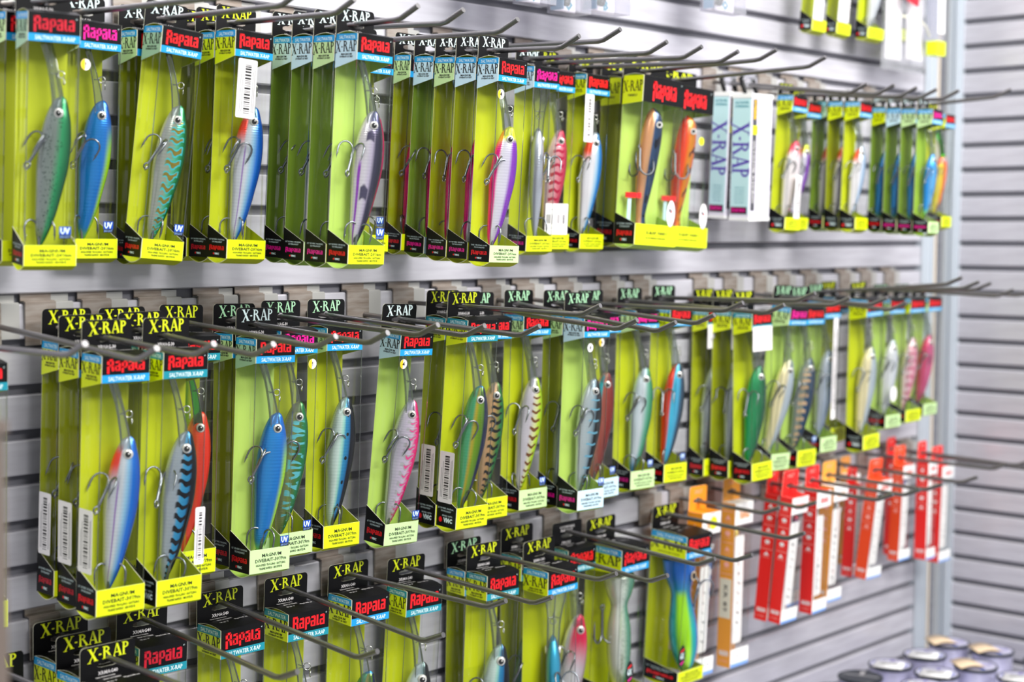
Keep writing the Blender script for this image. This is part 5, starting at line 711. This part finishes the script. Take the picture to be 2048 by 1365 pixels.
STACKS = {'p1': 'pair of blurred boxes at the left end', 'p3': 'pair of tilted boxes in the top row', 'p4': 'three-box stack under the barcode label', 'p5': 'four-box stack in the top row', 'p7': 'five-box stack in the top row', 'p18': 'small three-box stack in the top row', 'p19': 'small four-box stack in the top row', 'q1': 'left three-box stack in the middle row', 'q2': 'stack behind the blue barred lure', 'q14': 'lime three-box stack in the middle row', 's1': 'bottom-left three-box stack', 't': 'lime boxes above the top row'}
def torpedo(key, mk, label):
    X, Y, Z, ti, ya, ro, w, d, h = POSE[key]; R = Euler((ti, ro, ya)).to_matrix()
    o = empty('fishing_lure', V((X, Y, Z))+R@V((w*(-.08 if key == 'p12' else .0), -d*.55, -h*.175)), (ti, ro, ya-.6)); tag(o, label, 'fishing lure')
    def f():
        mb = MB(); pts = cat_rom([(0, .002, .004), (-.012, .012, .006), (-.04, .0165, .004), (-.08, .0165, 0), (-.12, .013, -.003), (-.155, .008, -.005), (-.168, .0075, -.005), (-.182, .009, -.005), (-.19, .003, -.005)], 4); n = 16; vs = []; uv = []
        for i, (z, r, c) in enumerate(pts):
            for j in range(n): t = 2*PI*j/n; vs.append((c+r*math.cos(t), .68*r*math.sin(t), z)); uv.append((i/(len(pts)-1), .5+.5*math.cos(t)))
        mb.add(vs, [(i*n+j, (i+1)*n+j, (i+1)*n+(j+1) % n, i*n+(j+1) % n) for i in range(len(pts)-1) for j in range(n)], 'iris', True, uv); return mb.mesh('body')
    part('body', cached('hk', f), o, lmat(mk))
    def e():
        mb = MB(); F_ = (V((.012, -.0112, -.025)), V((1, 0, 0)), V((0, 0, 1)), V((0, -1, 0))); mb.flat(F_, arc(0, 0, .005, .005, 0, 2*PI, 14)[:-1], 'iris'); mb.flat(F_, arc(0, 0, .0027, .0027, 0, 2*PI, 12)[:-1], 'pupil', .0004); return mb.mesh('eye')
    part('eye', cached('hke', e), o)
    attach_treble(o, (-.014, -.004, -.06), (2.8, .25, .4), True, 1.15); attach_treble(o, (-.006, 0, -.166), (2.9, .1, 1.2), True, 1.0)
    mb = MB(); mb.box((-.034, -.013, -.136), (-.010, -.0085, -.128), 'red'); mb.box((-.03, -.011, -.182), (-.0245, -.009, -.132), 'pale'); part('retaining_clip', cached('hkc', lambda: mb.mesh('retaining_clip')), o)
for k, e in B.items():
    t, side, tr, logo, tabc, strip, ki, big, st, lab, mk, llab, op = e
    base = k.rstrip('abcd'); grp = STACKS.get(base if base in STACKS else ('t' if k[0] == 't' else ''))
    top = 'black'
    lure_box(k, t, side, tr, logo, tabc, strip, ki, big, st, lab, grp, top, plain=(k == 's9'))
    if mk:
        lg = None if not grp or k[0] == 't' else 'lures in the '+grp
        if op.get('haku'): torpedo(k, mk, llab)
        else: lure(k, t, mk, llab, lg, op.get('lip', 'clear'), op.get('spin', 0))
# hooks
HL = {'p2': 'the blue and lime lure box', 'p3': 'the tilted top-row boxes', 'p4': 'the barcode-labelled top-row boxes', 'p5a': 'the top-row four-box stack', 'p6': 'the pink lure box', 'p7a': 'the top-row five-box stack', 'p8': 'the belly-on grey lure box', 'p9': 'the crimson barred lure box', 'p10': 'the light blue lure box', 'p12': 'the copper lure boxes', 'p13': 'the orange-red lure box', 'p15': 'the two white packs', 'p16': 'the white and rose lure box', 'p17': 'the small yellow-headed lure box', 'p18a': 'the small three-box stack', 'p19a': 'the bright blue lure stack', 'p20': 'the rightmost top-row box', 'p1': 'the blurred far-left top-row boxes',
 'q0': 'the box cut off at the left edge', 'q1a': 'the left middle-row stack', 'q2a': 'the black and blue barred lure boxes', 'qx': 'the orange-red middle-row box', 'q3a': 'the blue lime-tailed middle-row boxes', 'q4': 'the turquoise blotched lure box', 'q5': 'the dotted sardine lure box', 'q6': 'the pink-backed lure box', 'q7a': 'the olive and navy lure boxes', 'q8': 'the tan barred lure box', 'q9': 'the lime-backed lure box', 'q10a': 'the round 8 sticker boxes', 'q11': 'the red-brown lure box', 'q12': 'the blue-tailed lure box', 'q13': 'the black cyan red lure box', 'q14a': 'the lime three-box stack', 'q15': 'the cream-bellied lure box', 'q16': 'the navy barred lure box', 'q17': 'the grey-blue lure box', 'q18a': 'the lime box with cream lure', 'q19': 'the round sticker box', 'q20': 'the rose barred lure box', 'q21': 'the rightmost middle-row box',
 's0': 'the box cut off at lower left', 's1a': 'the bottom-left stack', 's2': 'the first bottom-row box', 's3': 'the second bottom-row box', 's4': 'the third bottom-row box', 's5': 'the fourth bottom-row box', 's6': 'the fifth bottom-row box', 's7a': 'the two-box bottom-row stack', 's8a': 'the dark belly-on lure boxes', 's9': 'the plain-tab box', 's10': 'the green stickbait box', 's11': 'the blue popper box', 's12': 'the orange carton with yellow dot', 's13': 'the amber carton', 'u1a': 'the leftmost red cartons', 'u2': 'the second red carton pair', 'u3': 'the white-fronted amber carton', 'u4a': 'the orange-red carton stack', 'u5': 'the dark red carton pair', 'u6': 'the second red carton from the corner', 'u7': 'the red carton nearest the corner', 't1': 'the leftmost lime box above', 't2': 'the second lime box above', 't3': 'the third lime box above', 't4': 'the fourth lime box above'}
for k, (X, zw, yh, zh, yb, zb) in HOOK.items(): hook(k, X, zw, yh, zh, yb, zb, 'steel peg hook carrying '+HL[k])
for X, zw, zb, nm in ((-1.742, -.06, -.072, 'between the four-box and five-box stacks, top row'), (-1.455, -.058, -.067, 'right after the five-box stack, top row'), (-2.1635, -.412, -.434, 'crossing in front of the left middle-row stack')):
    hook('x', X, zw, 0, 0, -.268, zb, 'bare steel peg hook '+nm)

# ------------------------------------------------------------------ popper, stickbait, white packs
def turned(key, prof, mk, label, ox, oz, rz=-.75):
    X, Y, Z, ti, ya, ro, w, d, h = POSE[key]; R = Euler((ti, ro, ya)).to_matrix()
    o = empty('fishing_lure', V((X, Y, Z))+R@V((ox, -d*.5, oz)), (ti, ro, ya+rz)); tag(o, label, 'fishing lure')
    mb = MB(); mb.lathe([(r, z) for z, r in cat_rom([(z, r) for z, r in prof], 4)], 'iris', 22); part('body', mb.mesh('body'), o, lmat(mk)); return o
o = turned('s11', [(0, .001), (.003, .016), (.001, .0255), (-.003, .0265), (-.022, .0255), (-.04, .020), (-.055, .0165), (-.075, .0185), (-.10, .0225), (-.125, .0235), (-.15, .021), (-.17, .015), (-.182, .008), (-.186, .002)], 'popper_blue', 'fat blue popper lure with lime stripe, bottom row', -.004, -.046, -2.45)
mb = MB()
for s in (1,):
    ca, sa = math.cos(.95), math.sin(.95); Fr = (V((.0262*ca, .0262*sa, -.026)), V((-sa, ca, 0)), V((0, 0, 1)), V((ca, sa, 0))); mb.flat(Fr, arc(0, 0, .0075, .0075, 0, 2*PI, 18)[:-1], 'tan', .0006); mb.flat(Fr, arc(0, 0, .0056, .0056, 0, 2*PI, 16)[:-1], 'pupil', .0009)
part('eye', mb.mesh('eye'), o)
attach_treble(o, (.004, .019, -.08), (.2, .3, 1.4), False, 1.35)
o = turned('s10', [(0, .002), (-.004, .021), (-.014, .0245), (-.036, .020), (-.053, .0135), (-.068, .0145), (-.092, .0185), (-.125, .019), (-.155, .0165), (-.178, .011), (-.19, .003)], 'stick_green', 'big green and silver speckled stickbait, bottom row', .006, -.042)
attach_treble(o, (-.026, .0, -.06), (3.0, .1, .4), False, 1.4)
def white_pack(key, label):
    X, Y, Z, ti, ya, ro, w, d, h = POSE[key]; r = empty('lure_pack', (X, Y, Z), (ti, ro, ya)); tag(r, label, 'lure pack', 'white lure packs in the top row')
    wm = mat('frosted_white_pack', '#e3dfea', .3, 0, .5)
    mb = MB(); mb.box((-w/2, -d, -h), (w/2, 0, 0), wm); mb.box((-w/2-.001, -d-.001, -.006), (w/2+.001, .001, .001), 'white'); mb.box((-w/2-.001, -d-.001, -h-.002), (w/2+.001, .001, -h+.003), 'white'); part('pack_body', mb.mesh('pack_body'), r)
    mb = MB(); Lf = frame_left(w, d, h); mb.plate(Lf, rc(d*.04, -h*.955, d*.95, -.007), .0006, 'aqua', 'aqua', 'aqua'); o_ = Lf[0]+Lf[3]*.0006
    Vf = (o_+V((0, 0, 0)), V((0, 0, -1)), V((0, -1, 0)), V((-1, 0, 0))); mb.glyphs(Vf, SERIF, h*.225, d*.08, h*.44, d*.84, 'purple')
    Lf = (o_, Lf[1], Lf[2], Lf[3]); mb.flat(Lf, rc(d*.06, -h*.955, d*.9, -h*.90), 'black', .0002); mb.glyphs((Lf[0]+Lf[3]*.0003, Lf[1], Lf[2], Lf[3]), BLOCK, d*.12, -h*.94, d*.7, h*.035, 'mag')
    for i, (t_, ww) in enumerate((('SALTWATER', .7), ('SUSPENDING', .7))): mb.text(Lf, t_, d*.5, -h*(.075+.03*i), h*.018, 'teal', d*ww, bold=.03)
    for i in range(6): mb.text(Lf, ('FISHING LURE', 'LEURRE', 'SLASHBAIT', 'RATTLING', 'BRUITEUR', 'TEXTURED')[i], d*.5, -h*(.75+.024*i), h*.011, 'teal', d*.5)
    part('side_label', mb.mesh('side_label'), r)
    mb = MB(); Ff = frame_front(w, d, h); mb.plate(Ff, rc(w*.06, -h*.93, w*.26, -.008), .0005, mat('dark_strip', '#47484e', .5), 'ink', 'ink'); Vf = (Ff[0]+V((0, -.0006, 0)), V((0, 0, -1)), V((1, 0, 0)), V((0, -1, 0)))
    mb.text(Vf, 'XTREME', h*.12, w*.11, w*.09, 'yellow', h*.16, bold=.05); mb.text(Vf, 'SALTWATER SLASHBAIT', h*.62, w*.12, w*.06, 'paper', h*.5, bold=.03); mb.flat((Ff[0]+V((0, -.0008, 0)), Ff[1], Ff[2], Ff[3]), rc(w*.05, -h*.32, w*.3, -h*.25), 'lime2'); part('front_strip', mb.mesh('front_strip'), r)
    mb = MB()
    for x in (-w*.36, w*.2): mb.tube([(x, -d*.5, 0), (x-.003, -d*.42, .014), (x+.002, -d*.2, .026), (x+.012, -.006, .03)], [.003, .0042, .0042, .003], 'black', 8)
    mb.tube([(-w*.38, -d*.3, .022), (-w*.1, -d*.3, .031), (w*.3, -d*.3, .026)], .0028, CLAMP, 8); mb.box((-w*.3, -.012, .012), (w*.3, -.009, .036), CLAMP); part('hanger', mb.mesh('hanger'), r)
white_pack('p15', 'white lure pack with aqua side label, front of the white pair'); white_pack('p14', 'white lure pack with aqua side label, rear of the white pair')

# ------------------------------------------------------------------ red and orange cartons
def carton(key, colr, label, group, text='white', dot=False, front=True, tagc='paper'):
    X, Y, Z, ti, ya, ro, w, d, h = POSE[key]; r = empty('lure_carton', (X, Y, Z), (ti, ro, ya)); tag(r, label, 'carton', group)
    ft, fb = h*.13, h*.11; T = .0005
    mb = MB(); Lf = frame_left(w, d, h); mb.plate(Lf, rc(0, -h, d, 0), T, colr, 'brown' if colr in ('orange', 'amber') else colr, 'paper'); Lf = (Lf[0]+Lf[3]*T, Lf[1], Lf[2], Lf[3])
    for i in range(5):
        z = -h*(.10+.095*i); c = 'palepink'; mb.flat(Lf, rc(d*.08, z+h*.048, d*.92, z+h*.052), c)
        mb.flat(Lf, arc(d*.5, z+h*.012, d*.2, h*.016, 0, 2*PI, 10)[:-1] if i % 2 else [(d*.3, z), (d*.7, z), (d*.5, z+h*.03)], 'white' if colr == 'redbox' else c); mb.text(Lf, ('STRONG', 'SHARP', 'DEEP', 'SALT', 'FISH')[i], d*.5, z-h*.018, h*.009, c, d*.5)
    mb.text(Lf, 'MAGNUM', d*.5, -h*.93, h*.03, 'white', d*.66, bold=.05); mb.text(Lf, 'LURES', d*.5, -h*.97, h*.014, 'palepink', d*.6)
    if key == 's13': mb.plate(Lf, rc(d*.05, -h*.70, d*.9, -h*.46), .0003, 'cream', 'cream'); mb.text((Lf[0]+Lf[3]*.0003+V((0, 0, 0)), V((0, 0, -1)), V((0, -1, 0)), V((-1, 0, 0))), 'KR 89', h*.58, d*.35, d*.3, 'ink', h*.16)
    part('carton_side', mb.mesh('carton_side'), r)
    mb = MB(); Ff = frame_front(w, d, h); mb.plate(Ff, rc(0, -ft, w, 0), T, 'white', 'white'); Fo = (Ff[0]+Ff[3]*T, Ff[1], Ff[2], Ff[3])
    mb.glyphs(Fo, BLOCK, w*.25, -ft*.72, w*.55, ft*.34, colr if colr != 'amber' else 'orange'); part('front_header', mb.mesh('front_header'), r); mb = MB(); mb.plate(Ff, rc(0, -h, w, -h+fb), T, 'white', 'white'); mb.text(Fo, '18 cm  60 g', w*.52, -h+fb*.5, fb*.2, 'grey', w*.5); mb.flat(Fo, rc(0, -h, w, -h+fb*.2), 'sky'); part('front_footer', mb.mesh('front_footer'), r)
    mb = MB(); mb.box((-w/2, -d, -.0005), (w/2, 0, .0003), 'white' if colr in ('amber',) else colr); mb.box((-w/2, -d, -h-.0003), (w/2, 0, -h+.0005), 'white'); mb.box((-w/2+.0003, -.0008, -h+.0006), (w/2, 0, -.0006), 'brown' if colr in ('orange', 'amber') else 'white'); part('carton_shell', mb.mesh('carton_shell'), r)
    mb = MB(); e = .0004; mb.add([(-w/2+e, -d+e, -ft), (w/2-e, -d+e, -ft), (w/2-e, -d+e, -h+fb), (-w/2+e, -d+e, -h+fb)], [(0, 1, 2, 3)], PLASTIC); mb.add([(w/2-e, -d+e, -.001), (w/2-e, -.001, -.001), (w/2-e, -.001, -h+.001), (w/2-e, -d+e, -h+.001)], [(0, 1, 2, 3)], PLASTIC); part('window', mb.mesh('window'), r)
    mb = MB(); Fi = (V((-w*.36, -d*.86, 0)), V((1, 0, 0)), V((0, 0, 1)), V((0, -1, 0))); mb.plate(Fi, round_rect(0, -h*.86, w*.52, -h*.2 if key != 's12' else -h*.33, .005), .0006, tagc, 'paper', 'paper')
    rn = random.Random(key)
    for i in range(9): z = -h*(.3+.06*i); mb.flat((Fi[0]+V((0, -.0006, 0)), Fi[1], Fi[2], Fi[3]), [(w*(.1+.12*rn.random()), z), (w*(.2+.2*rn.random()), z-.004), (w*(.22+.2*rn.random()), z-.007)], 'grey')
    part('inner_tag', mb.mesh('inner_tag'), r)
    mb = MB(); tab_with_slot(mb, w*.96, -.003, h*.19 if h < .24 else h*.145, h*.07 if h < .24 else h*.055, w*.5, .006, colr, colr, .0007); mb.text((V((0, -.0008, 0)), V((1, 0, 0)), V((0, 0, 1)), V((0, -1, 0))), 'SALT', 0, h*(.135 if h < .24 else .10), .006, 'palepink', w*.4); part('hang_card', mb.mesh('hang_card'), r)
    if dot: mb = MB(); mb.plate((V((0, -d-T, -ft*.5)), V((1, 0, 0)), V((0, 0, 1)), V((0, -1, 0))), arc(w*.1, 0, w*.2, ft*.3, 0, 2*PI, 18)[:-1], .0003, 'lime2', 'lime2', 'lime2'); part('sticker', mb.mesh('sticker'), r)
def slim_lure(key, stops, label, pats=(), dx=.2):
    X, Y, Z, ti, ya, ro, w, d, h = POSE[key]; R = Euler((ti, ro, ya)).to_matrix()
    o = empty('fishing_lure', V((X, Y, Z))+R@V((w*dx, -d*.5, -h*.16)), (ti, ro+.04, ya)); tag(o, label, 'fishing lure')
    mb = MB(); mb.lathe([(r, z) for z, r in cat_rom([(0, .0015), (-h*.03, .005), (-h*.2, .0085), (-h*.4, .008), (-h*.6, .005), (-h*.68, .002)], 3)], 'iris', 14); part('body', mb.mesh('body'), o, lure_mat('slim_'+key, stops, pats))
    mb = MB(); Fr = (V((.001, -.0075, -h*.06)), V((1, 0, 0)), V((0, 0, 1)), V((0, -1, 0))); mb.flat(Fr, arc(0, 0, .004, .004, 0, 2*PI, 12)[:-1], 'paper'); mb.flat(Fr, arc(0, 0, .0022, .0022, 0, 2*PI, 10)[:-1], 'pupil', .0004); part('eye', mb.mesh('eye'), o)
GR = 'red cartons at the right of the bottom row'
for k, c, lb, g in (('u1a', 'redbox', 'front of the two leftmost red cartons, dark blue lure inside', GR), ('u1b', 'redbox', 'rear of the two leftmost red cartons', GR), ('u2', 'redbox', 'second red carton from the left with a white tag inside', GR), ('u2b', 'redbox', 'red carton hidden behind the second, only its tab showing', GR),
  ('u3', 'amber', 'white-fronted carton with yellow-orange tab among the red cartons', None), ('u4a', 'ored', 'orange-red carton leaning toward the wall, mid right', GR), ('u4b', 'redbox', 'red carton behind the leaning orange-red one', GR), ('u4c', 'amber', 'amber-tabbed carton behind the leaning orange-red one', None), ('u5', 'ored', 'third carton from the corner, orange-red side', GR), ('u6', 'redbox', 'second red carton from the corner', GR), ('u6b', 'redbox', 'red carton behind the pair nearest the corner, tab showing', GR), ('u7', 'redbox', 'rightmost red carton, nearest the corner', GR),
  ('s12', 'orange', 'orange carton with a yellow dot right of the blue popper', None), ('s13', 'amber', 'tall amber carton with a gold lure, left of the red cartons', None)):
    if k not in POSE:
        s = {'u2b': 'u2', 'u4c': 'u4b', 'u6b': 'u6'}[k]; p = list(POSE[s]); p[1] = {'u2b': -.035, 'u4c': -.012, 'u6b': -.02}[k]; p[3] = 0.01; p[4] = 0; p[5] = 0; p[2] += {'u2b': .004, 'u4c': .012, 'u6b': .006}[k]; p[7] = min(p[7], .022)
        if k == 'u4c': p[0] += .036
        if k == 'u6b': p[0] += -.03
        POSE[k] = tuple(p)
    carton(k, c, lb, g, dot=(k == 's12'))
slim_lure('u1a', [(0, '#2a3a6a'), (.6, '#1d5a9a'), (1, '#101a3a')], 'dark blue lure with red head in the leftmost red carton', [('patch', '#d8203a', -1, .2, -1, 2, .05)])
slim_lure('u3', [(0, '#d8e2e2'), (.5, '#c4d6d8'), (1, '#4a8a92')], 'pale teal lure in the white-fronted carton', (), .25)
slim_lure('u4a', [(0, '#2a3c40'), (.6, '#2a6a74'), (1, '#1a8a3a')], 'dark teal lure in the leaning orange-red carton', (), .2)
slim_lure('u5', [(0, '#8a8ab0'), (1, '#5a5a90')], 'grey-violet lure in the third carton from the corner', (), .1)
slim_lure('s12', [(0, '#c4ccd8'), (.5, '#2a6ab0'), (1, '#1a3a7a')], 'blue barred lure beside the white tag in the orange carton', [('bars', '#d8e0ea', 10, -1, 2, .2, .1)], .33)
slim_lure('s13', [(0, '#d8b84a'), (.5, '#f0dc8a'), (1, '#c8a030')], 'gold lure in the tall amber carton', (), -.06)

# ------------------------------------------------------------------ things above the top row, cut off by the frame
r = empty('clear_bag', (-.272, -.045, .25)); tag(r, 'clear plastic bag with a red patch hanging above the top row, near the corner', 'bag')
mb = MB(); n = 10; vs = []; 
for i in range(9):
    z = -.255*i/8
    for j in range(n+1): x = -.083+.166*j/n; vs.append((x, -.010-.016*math.sin(PI*j/n)*math.sin(PI*min(.95, i/8+.05))+.004*math.sin(j*2.1+i), z))
    for j in range(n, -1, -1): x = -.083+.166*j/n; vs.append((x, .010*math.sin(PI*j/n)*math.sin(PI*min(.95, i/8+.05))-.008, z))
m_ = 2*n+2; mb.add(vs, [(i*m_+j, (i+1)*m_+j, (i+1)*m_+(j+1) % m_, i*m_+(j+1) % m_) for i in range(8) for j in range(m_)], BAGM, True); part('bag_skin', mb.mesh('bag_skin'), r)
mb = MB(); mb.box((-.07, -.009, -.235), (-.01, -.0078, -.02), 'paper'); mb.box((.01, -.009, -.23), (.07, -.0078, -.02), 'paper'); part('inner_card', mb.mesh('inner_card'), r)
mb = MB(); mb.plate((V((0, -.032, 0)), V((1, 0, 0)), V((0, 0, 1)), V((0, -1, 0))), [(-.035, -.125), (.01, -.135), (.02, -.10), (.02, -.02), (-.035, -.02)], .0004, 'dred', 'dred', 'dred'); part('red_patch', mb.mesh('red_patch'), r)
mb = MB(); mb.tube([(-.06, -.034, -.158), (0, -.035, -.155), (.04, -.034, -.168), (.08, -.02, -.182)], .0016, 'cream', 6); part('rubber_band', mb.mesh('rubber_band'), r)
mb = MB(); mb.box((-.03, -.012, -.02), (.03, -.008, .03), 'paper'); part('hang_card', mb.mesh('hang_card'), r)
r = empty('lure_pack', (-.165, -.055, .25)); tag(r, 'slim white-labelled pack with lime foot above the top row, at the corner', 'lure pack')
mb = MB(); mb.box((-.018, -.02, -.215), (.018, 0, 0), CLAMP); part('pack_body', mb.mesh('pack_body'), r)
mb = MB(); mb.box((-.012, -.0215, -.175), (.013, -.0205, -.02), 'white'); part('side_label', mb.mesh('side_label'), r)
mb = MB(); mb.box((-.019, -.021, -.217), (.019, .0005, -.190), 'lime'); part('foot_card', mb.mesh('foot_card'), r)
mb = MB(); mb.box((-.014, -.004, -.01), (.014, -.002, .035), 'paper'); part('hang_card', mb.mesh('hang_card'), r)
def tackle(x0, x1, z, y, d, label, colr, letters):
    w = x1-x0; r = empty('tackle_pack', ((x0+x1)/2, y, z)); tag(r, label, 'tackle pack', 'clear tackle packs above the top row'); H = .11
    mb = MB(); e = .0015
    p = round_rect(-w/2, -d, w/2, 0, .003); n = len(p); vs = [(a, b, 0) for a, b in p]+[(a, b, H) for a, b in p]; mb.add(vs, [(i, (i+1) % n, (i+1) % n+n, i+n) for i in range(n)], CLAMP, True); mb.add(vs[:n], [tuple(range(n))], CLAMP); part('pack_body', mb.mesh('pack_body'), r)
    mb = MB(); mb.box((-w/2+e*2, -.006, .004), (w/2-e*2, -.004, H+.035), 'paper'); mb.box((-w/2+e, -d+.004, .003), (-w/2+e+.0006, -.007, H-.004), 'pale'); Fr = (V((0, -.006, 0)), V((1, 0, 0)), V((0, 0, 1)), V((0, -1, 0)))
    mb.flat(Fr, rc(-w*.4, .03, w*.1, .06), colr, .0003); mb.text(Fr, letters, w*.2, .008, .014, 'teal', bold=.06); part('inner_card', mb.mesh('inner_card'), r)
    mb = MB(); mb.tube([(-w*.2, -d*.6, .012), (0, -d*.5, .04), (w*.2, -d*.6, .06)], .006, 'ink', 8); part('swivel', mb.mesh('swivel'), r)
tackle(-1.475, -1.418, .005, -.07, .035, 'clear tackle pack cut by the top edge, leftmost of the four', 'sky', 'O')
tackle(-1.408, -1.352, .003, -.07, .035, 'clear tackle pack cut by the top edge, second from left', 'grey', 'O')
tackle(-1.335, -1.275, -.002, -.07, .035, 'clear tackle pack with an orange patch, third from left at the top edge', 'orange', 'O')
tackle(-1.262, -1.185, .006, -.07, .035, 'clear tackle pack with letter B, fourth from left at the top edge', 'grey', 'B')
tackle(-.965, -.875, .038, -.07, .03, 'small tackle pack alone at the top edge, left of the lime boxes', 'grey', 'O')
for X, nm in ((-1.447, 'leftmost tackle pack'), (-1.38, 'second tackle pack'), (-1.305, 'orange-patched tackle pack'), (-1.224, 'letter B tackle pack'), (-.92, 'lone tackle pack')):
    hook('x', X, .142 if X < -1 else .192, 0, 0, -.2, .14 if X < -1 else .19, 'peg hook above the picture carrying the '+nm)
for X, nm in ((-.272, 'clear bag'), (-.165, 'slim corner pack')): hook('x', X, .285, 0, 0, -.2, .283, 'peg hook above the picture carrying the '+nm)

# ------------------------------------------------------------------ line spools on the base shelf
def spool(x, y, label, paper, rot=0, R=.041):
    r = empty('line_spool', (x, y, -1.205), (0, 0, rot)); tag(r, label, 'spool', 'line spools on the base shelf'); zt = .07
    def body():
        mb = MB(); mb.lathe([(R, 0), (R, .004), (R*.95, .006), (R*.95, zt-.007), (R, zt-.005)], 'spool', 28); mb.add([(R*math.cos(2*PI*j/28), R*math.sin(2*PI*j/28), 0) for j in range(28)], [tuple(range(28))[::-1]], 'spool'); return mb.mesh('spool_body')
    def rim():
        mb = MB(); mb.lathe([(R, zt-.006), (R*1.02, zt-.004), (R*1.02, zt-.001), (R*.97, zt), (R*.93, zt-.001)], 'rim', 28); return mb.mesh('rim')
    def disc():
        mb = MB(); mb.add([(R*.94*math.cos(2*PI*j/28), R*.94*math.sin(2*PI*j/28), zt-.001) for j in range(28)], [tuple(range(28))], 'spool' if paper != 'dark' else 'rim'); Fr = (V((0, 0, zt-.0008)), V((1, 0, 0)), V((0, 1, 0)), V((0, 0, 1)))
        mb.flat(Fr, [(-R*.05, -R*.8), (R*.15, -R*.8), (R*.25, R*.8), (R*.05, R*.8)], 'uvblue' if paper != 'dark' else 'grey'); mb.text(Fr, 'LINE', R*.5, -R*.1, R*.2, 'paper' if paper == 'dark' else 'purple', R*.6); return mb.mesh('top_disc')
    part('spool_body', cached('spb', body), r); part('rim', cached('spr', rim), r); part('top_disc', cached(('spd', paper == 'dark'), disc), r)
    if paper in ('white', 'tan'):
        mb = MB(); a = R*1.02; n = 6; k = 'white' if paper == 'white' else 'tan'
        pts = [(-a*.97+a*1.15*i/n, .004*math.sin(PI*i/n)*(1.2 if paper == 'tan' else .3)+.0012) for i in range(n+1)]
        f = [(x_, y_, zt+z_+t_) for t_ in (0, .0006) for y_ in (-a*.66, a*.66) for x_, z_ in pts]; m = n+1
        mb.add(f, [(i, i+1, m+i+1, m+i) for i in range(n)]+[(2*m+i, 3*m+i, 3*m+i+1, 2*m+i+1) for i in range(n)]+[(i, 2*m+i, 2*m+i+1, i+1) for i in range(n)]+[(m+i, m+i+1, 3*m+i+1, 3*m+i) for i in range(n)], k, True)
        if paper == 'white':
            for i in range(3): mb.box((-a*.6+i*.011, -a*.4, zt+.0034), (-a*.6+i*.011+.003, a*.4, zt+.0037), 'grey')
        part('label_paper', mb.mesh('label_paper'), r)
SP = [(-.115, -.095, 'tan', 'line spool with kraft paper on top, back corner'), (-.113, -.188, 'tan', 'line spool with kraft paper on top, against the right wall'), (-.232, -.104, 'white', 'line spool with white label, next to the back corner one'), (-.343, -.09, 'white', 'line spool with white label, along the left wall'), (-.24, -.214, 'tan', 'line spool with kraft paper on top, in the second row'), (-.338, -.184, 'white', 'line spool with white label, middle of the group'), (-.456, -.09, 'dark', 'line spool with dark printed top, leftmost along the wall'), (-.12, -.30, 'dark', 'line spool with dark printed top at the right edge'), (-.262, -.312, 'white', 'line spool with white label cut by the bottom edge, right of centre'), (-.43, -.205, 'white', 'line spool with white label cut by the bottom edge, left of centre'), (-.56, -.10, 'white', 'line spool with white label, last along the left wall, mostly cut off')]
for x, y, p, lb in SP: spool(x, y, lb, p, -.7 if p == 'tan' else .35)

# ------------------------------------------------------------------ out of focus upright at the left edge
p = CAM_LOC+(CF*1.0+CR*((-22-1024)/3203.5))*1.05
mb = MB(); mb.box((-.005, -.006, -1.4), (.0062, .006, -.02), 'postbrown'); mb.box((-.008, -.009, -.02), (.0075, .009, -.012), 'postbrown')
mb.v = [(x, y, z) for x, y, z in mb.v]
tag(part('sign_post', mb.mesh('sign_post'), loc=(p.x, p.y, CAM_LOC.z-.115)), 'thin blurred grey-brown upright close by at the left edge', 'post')
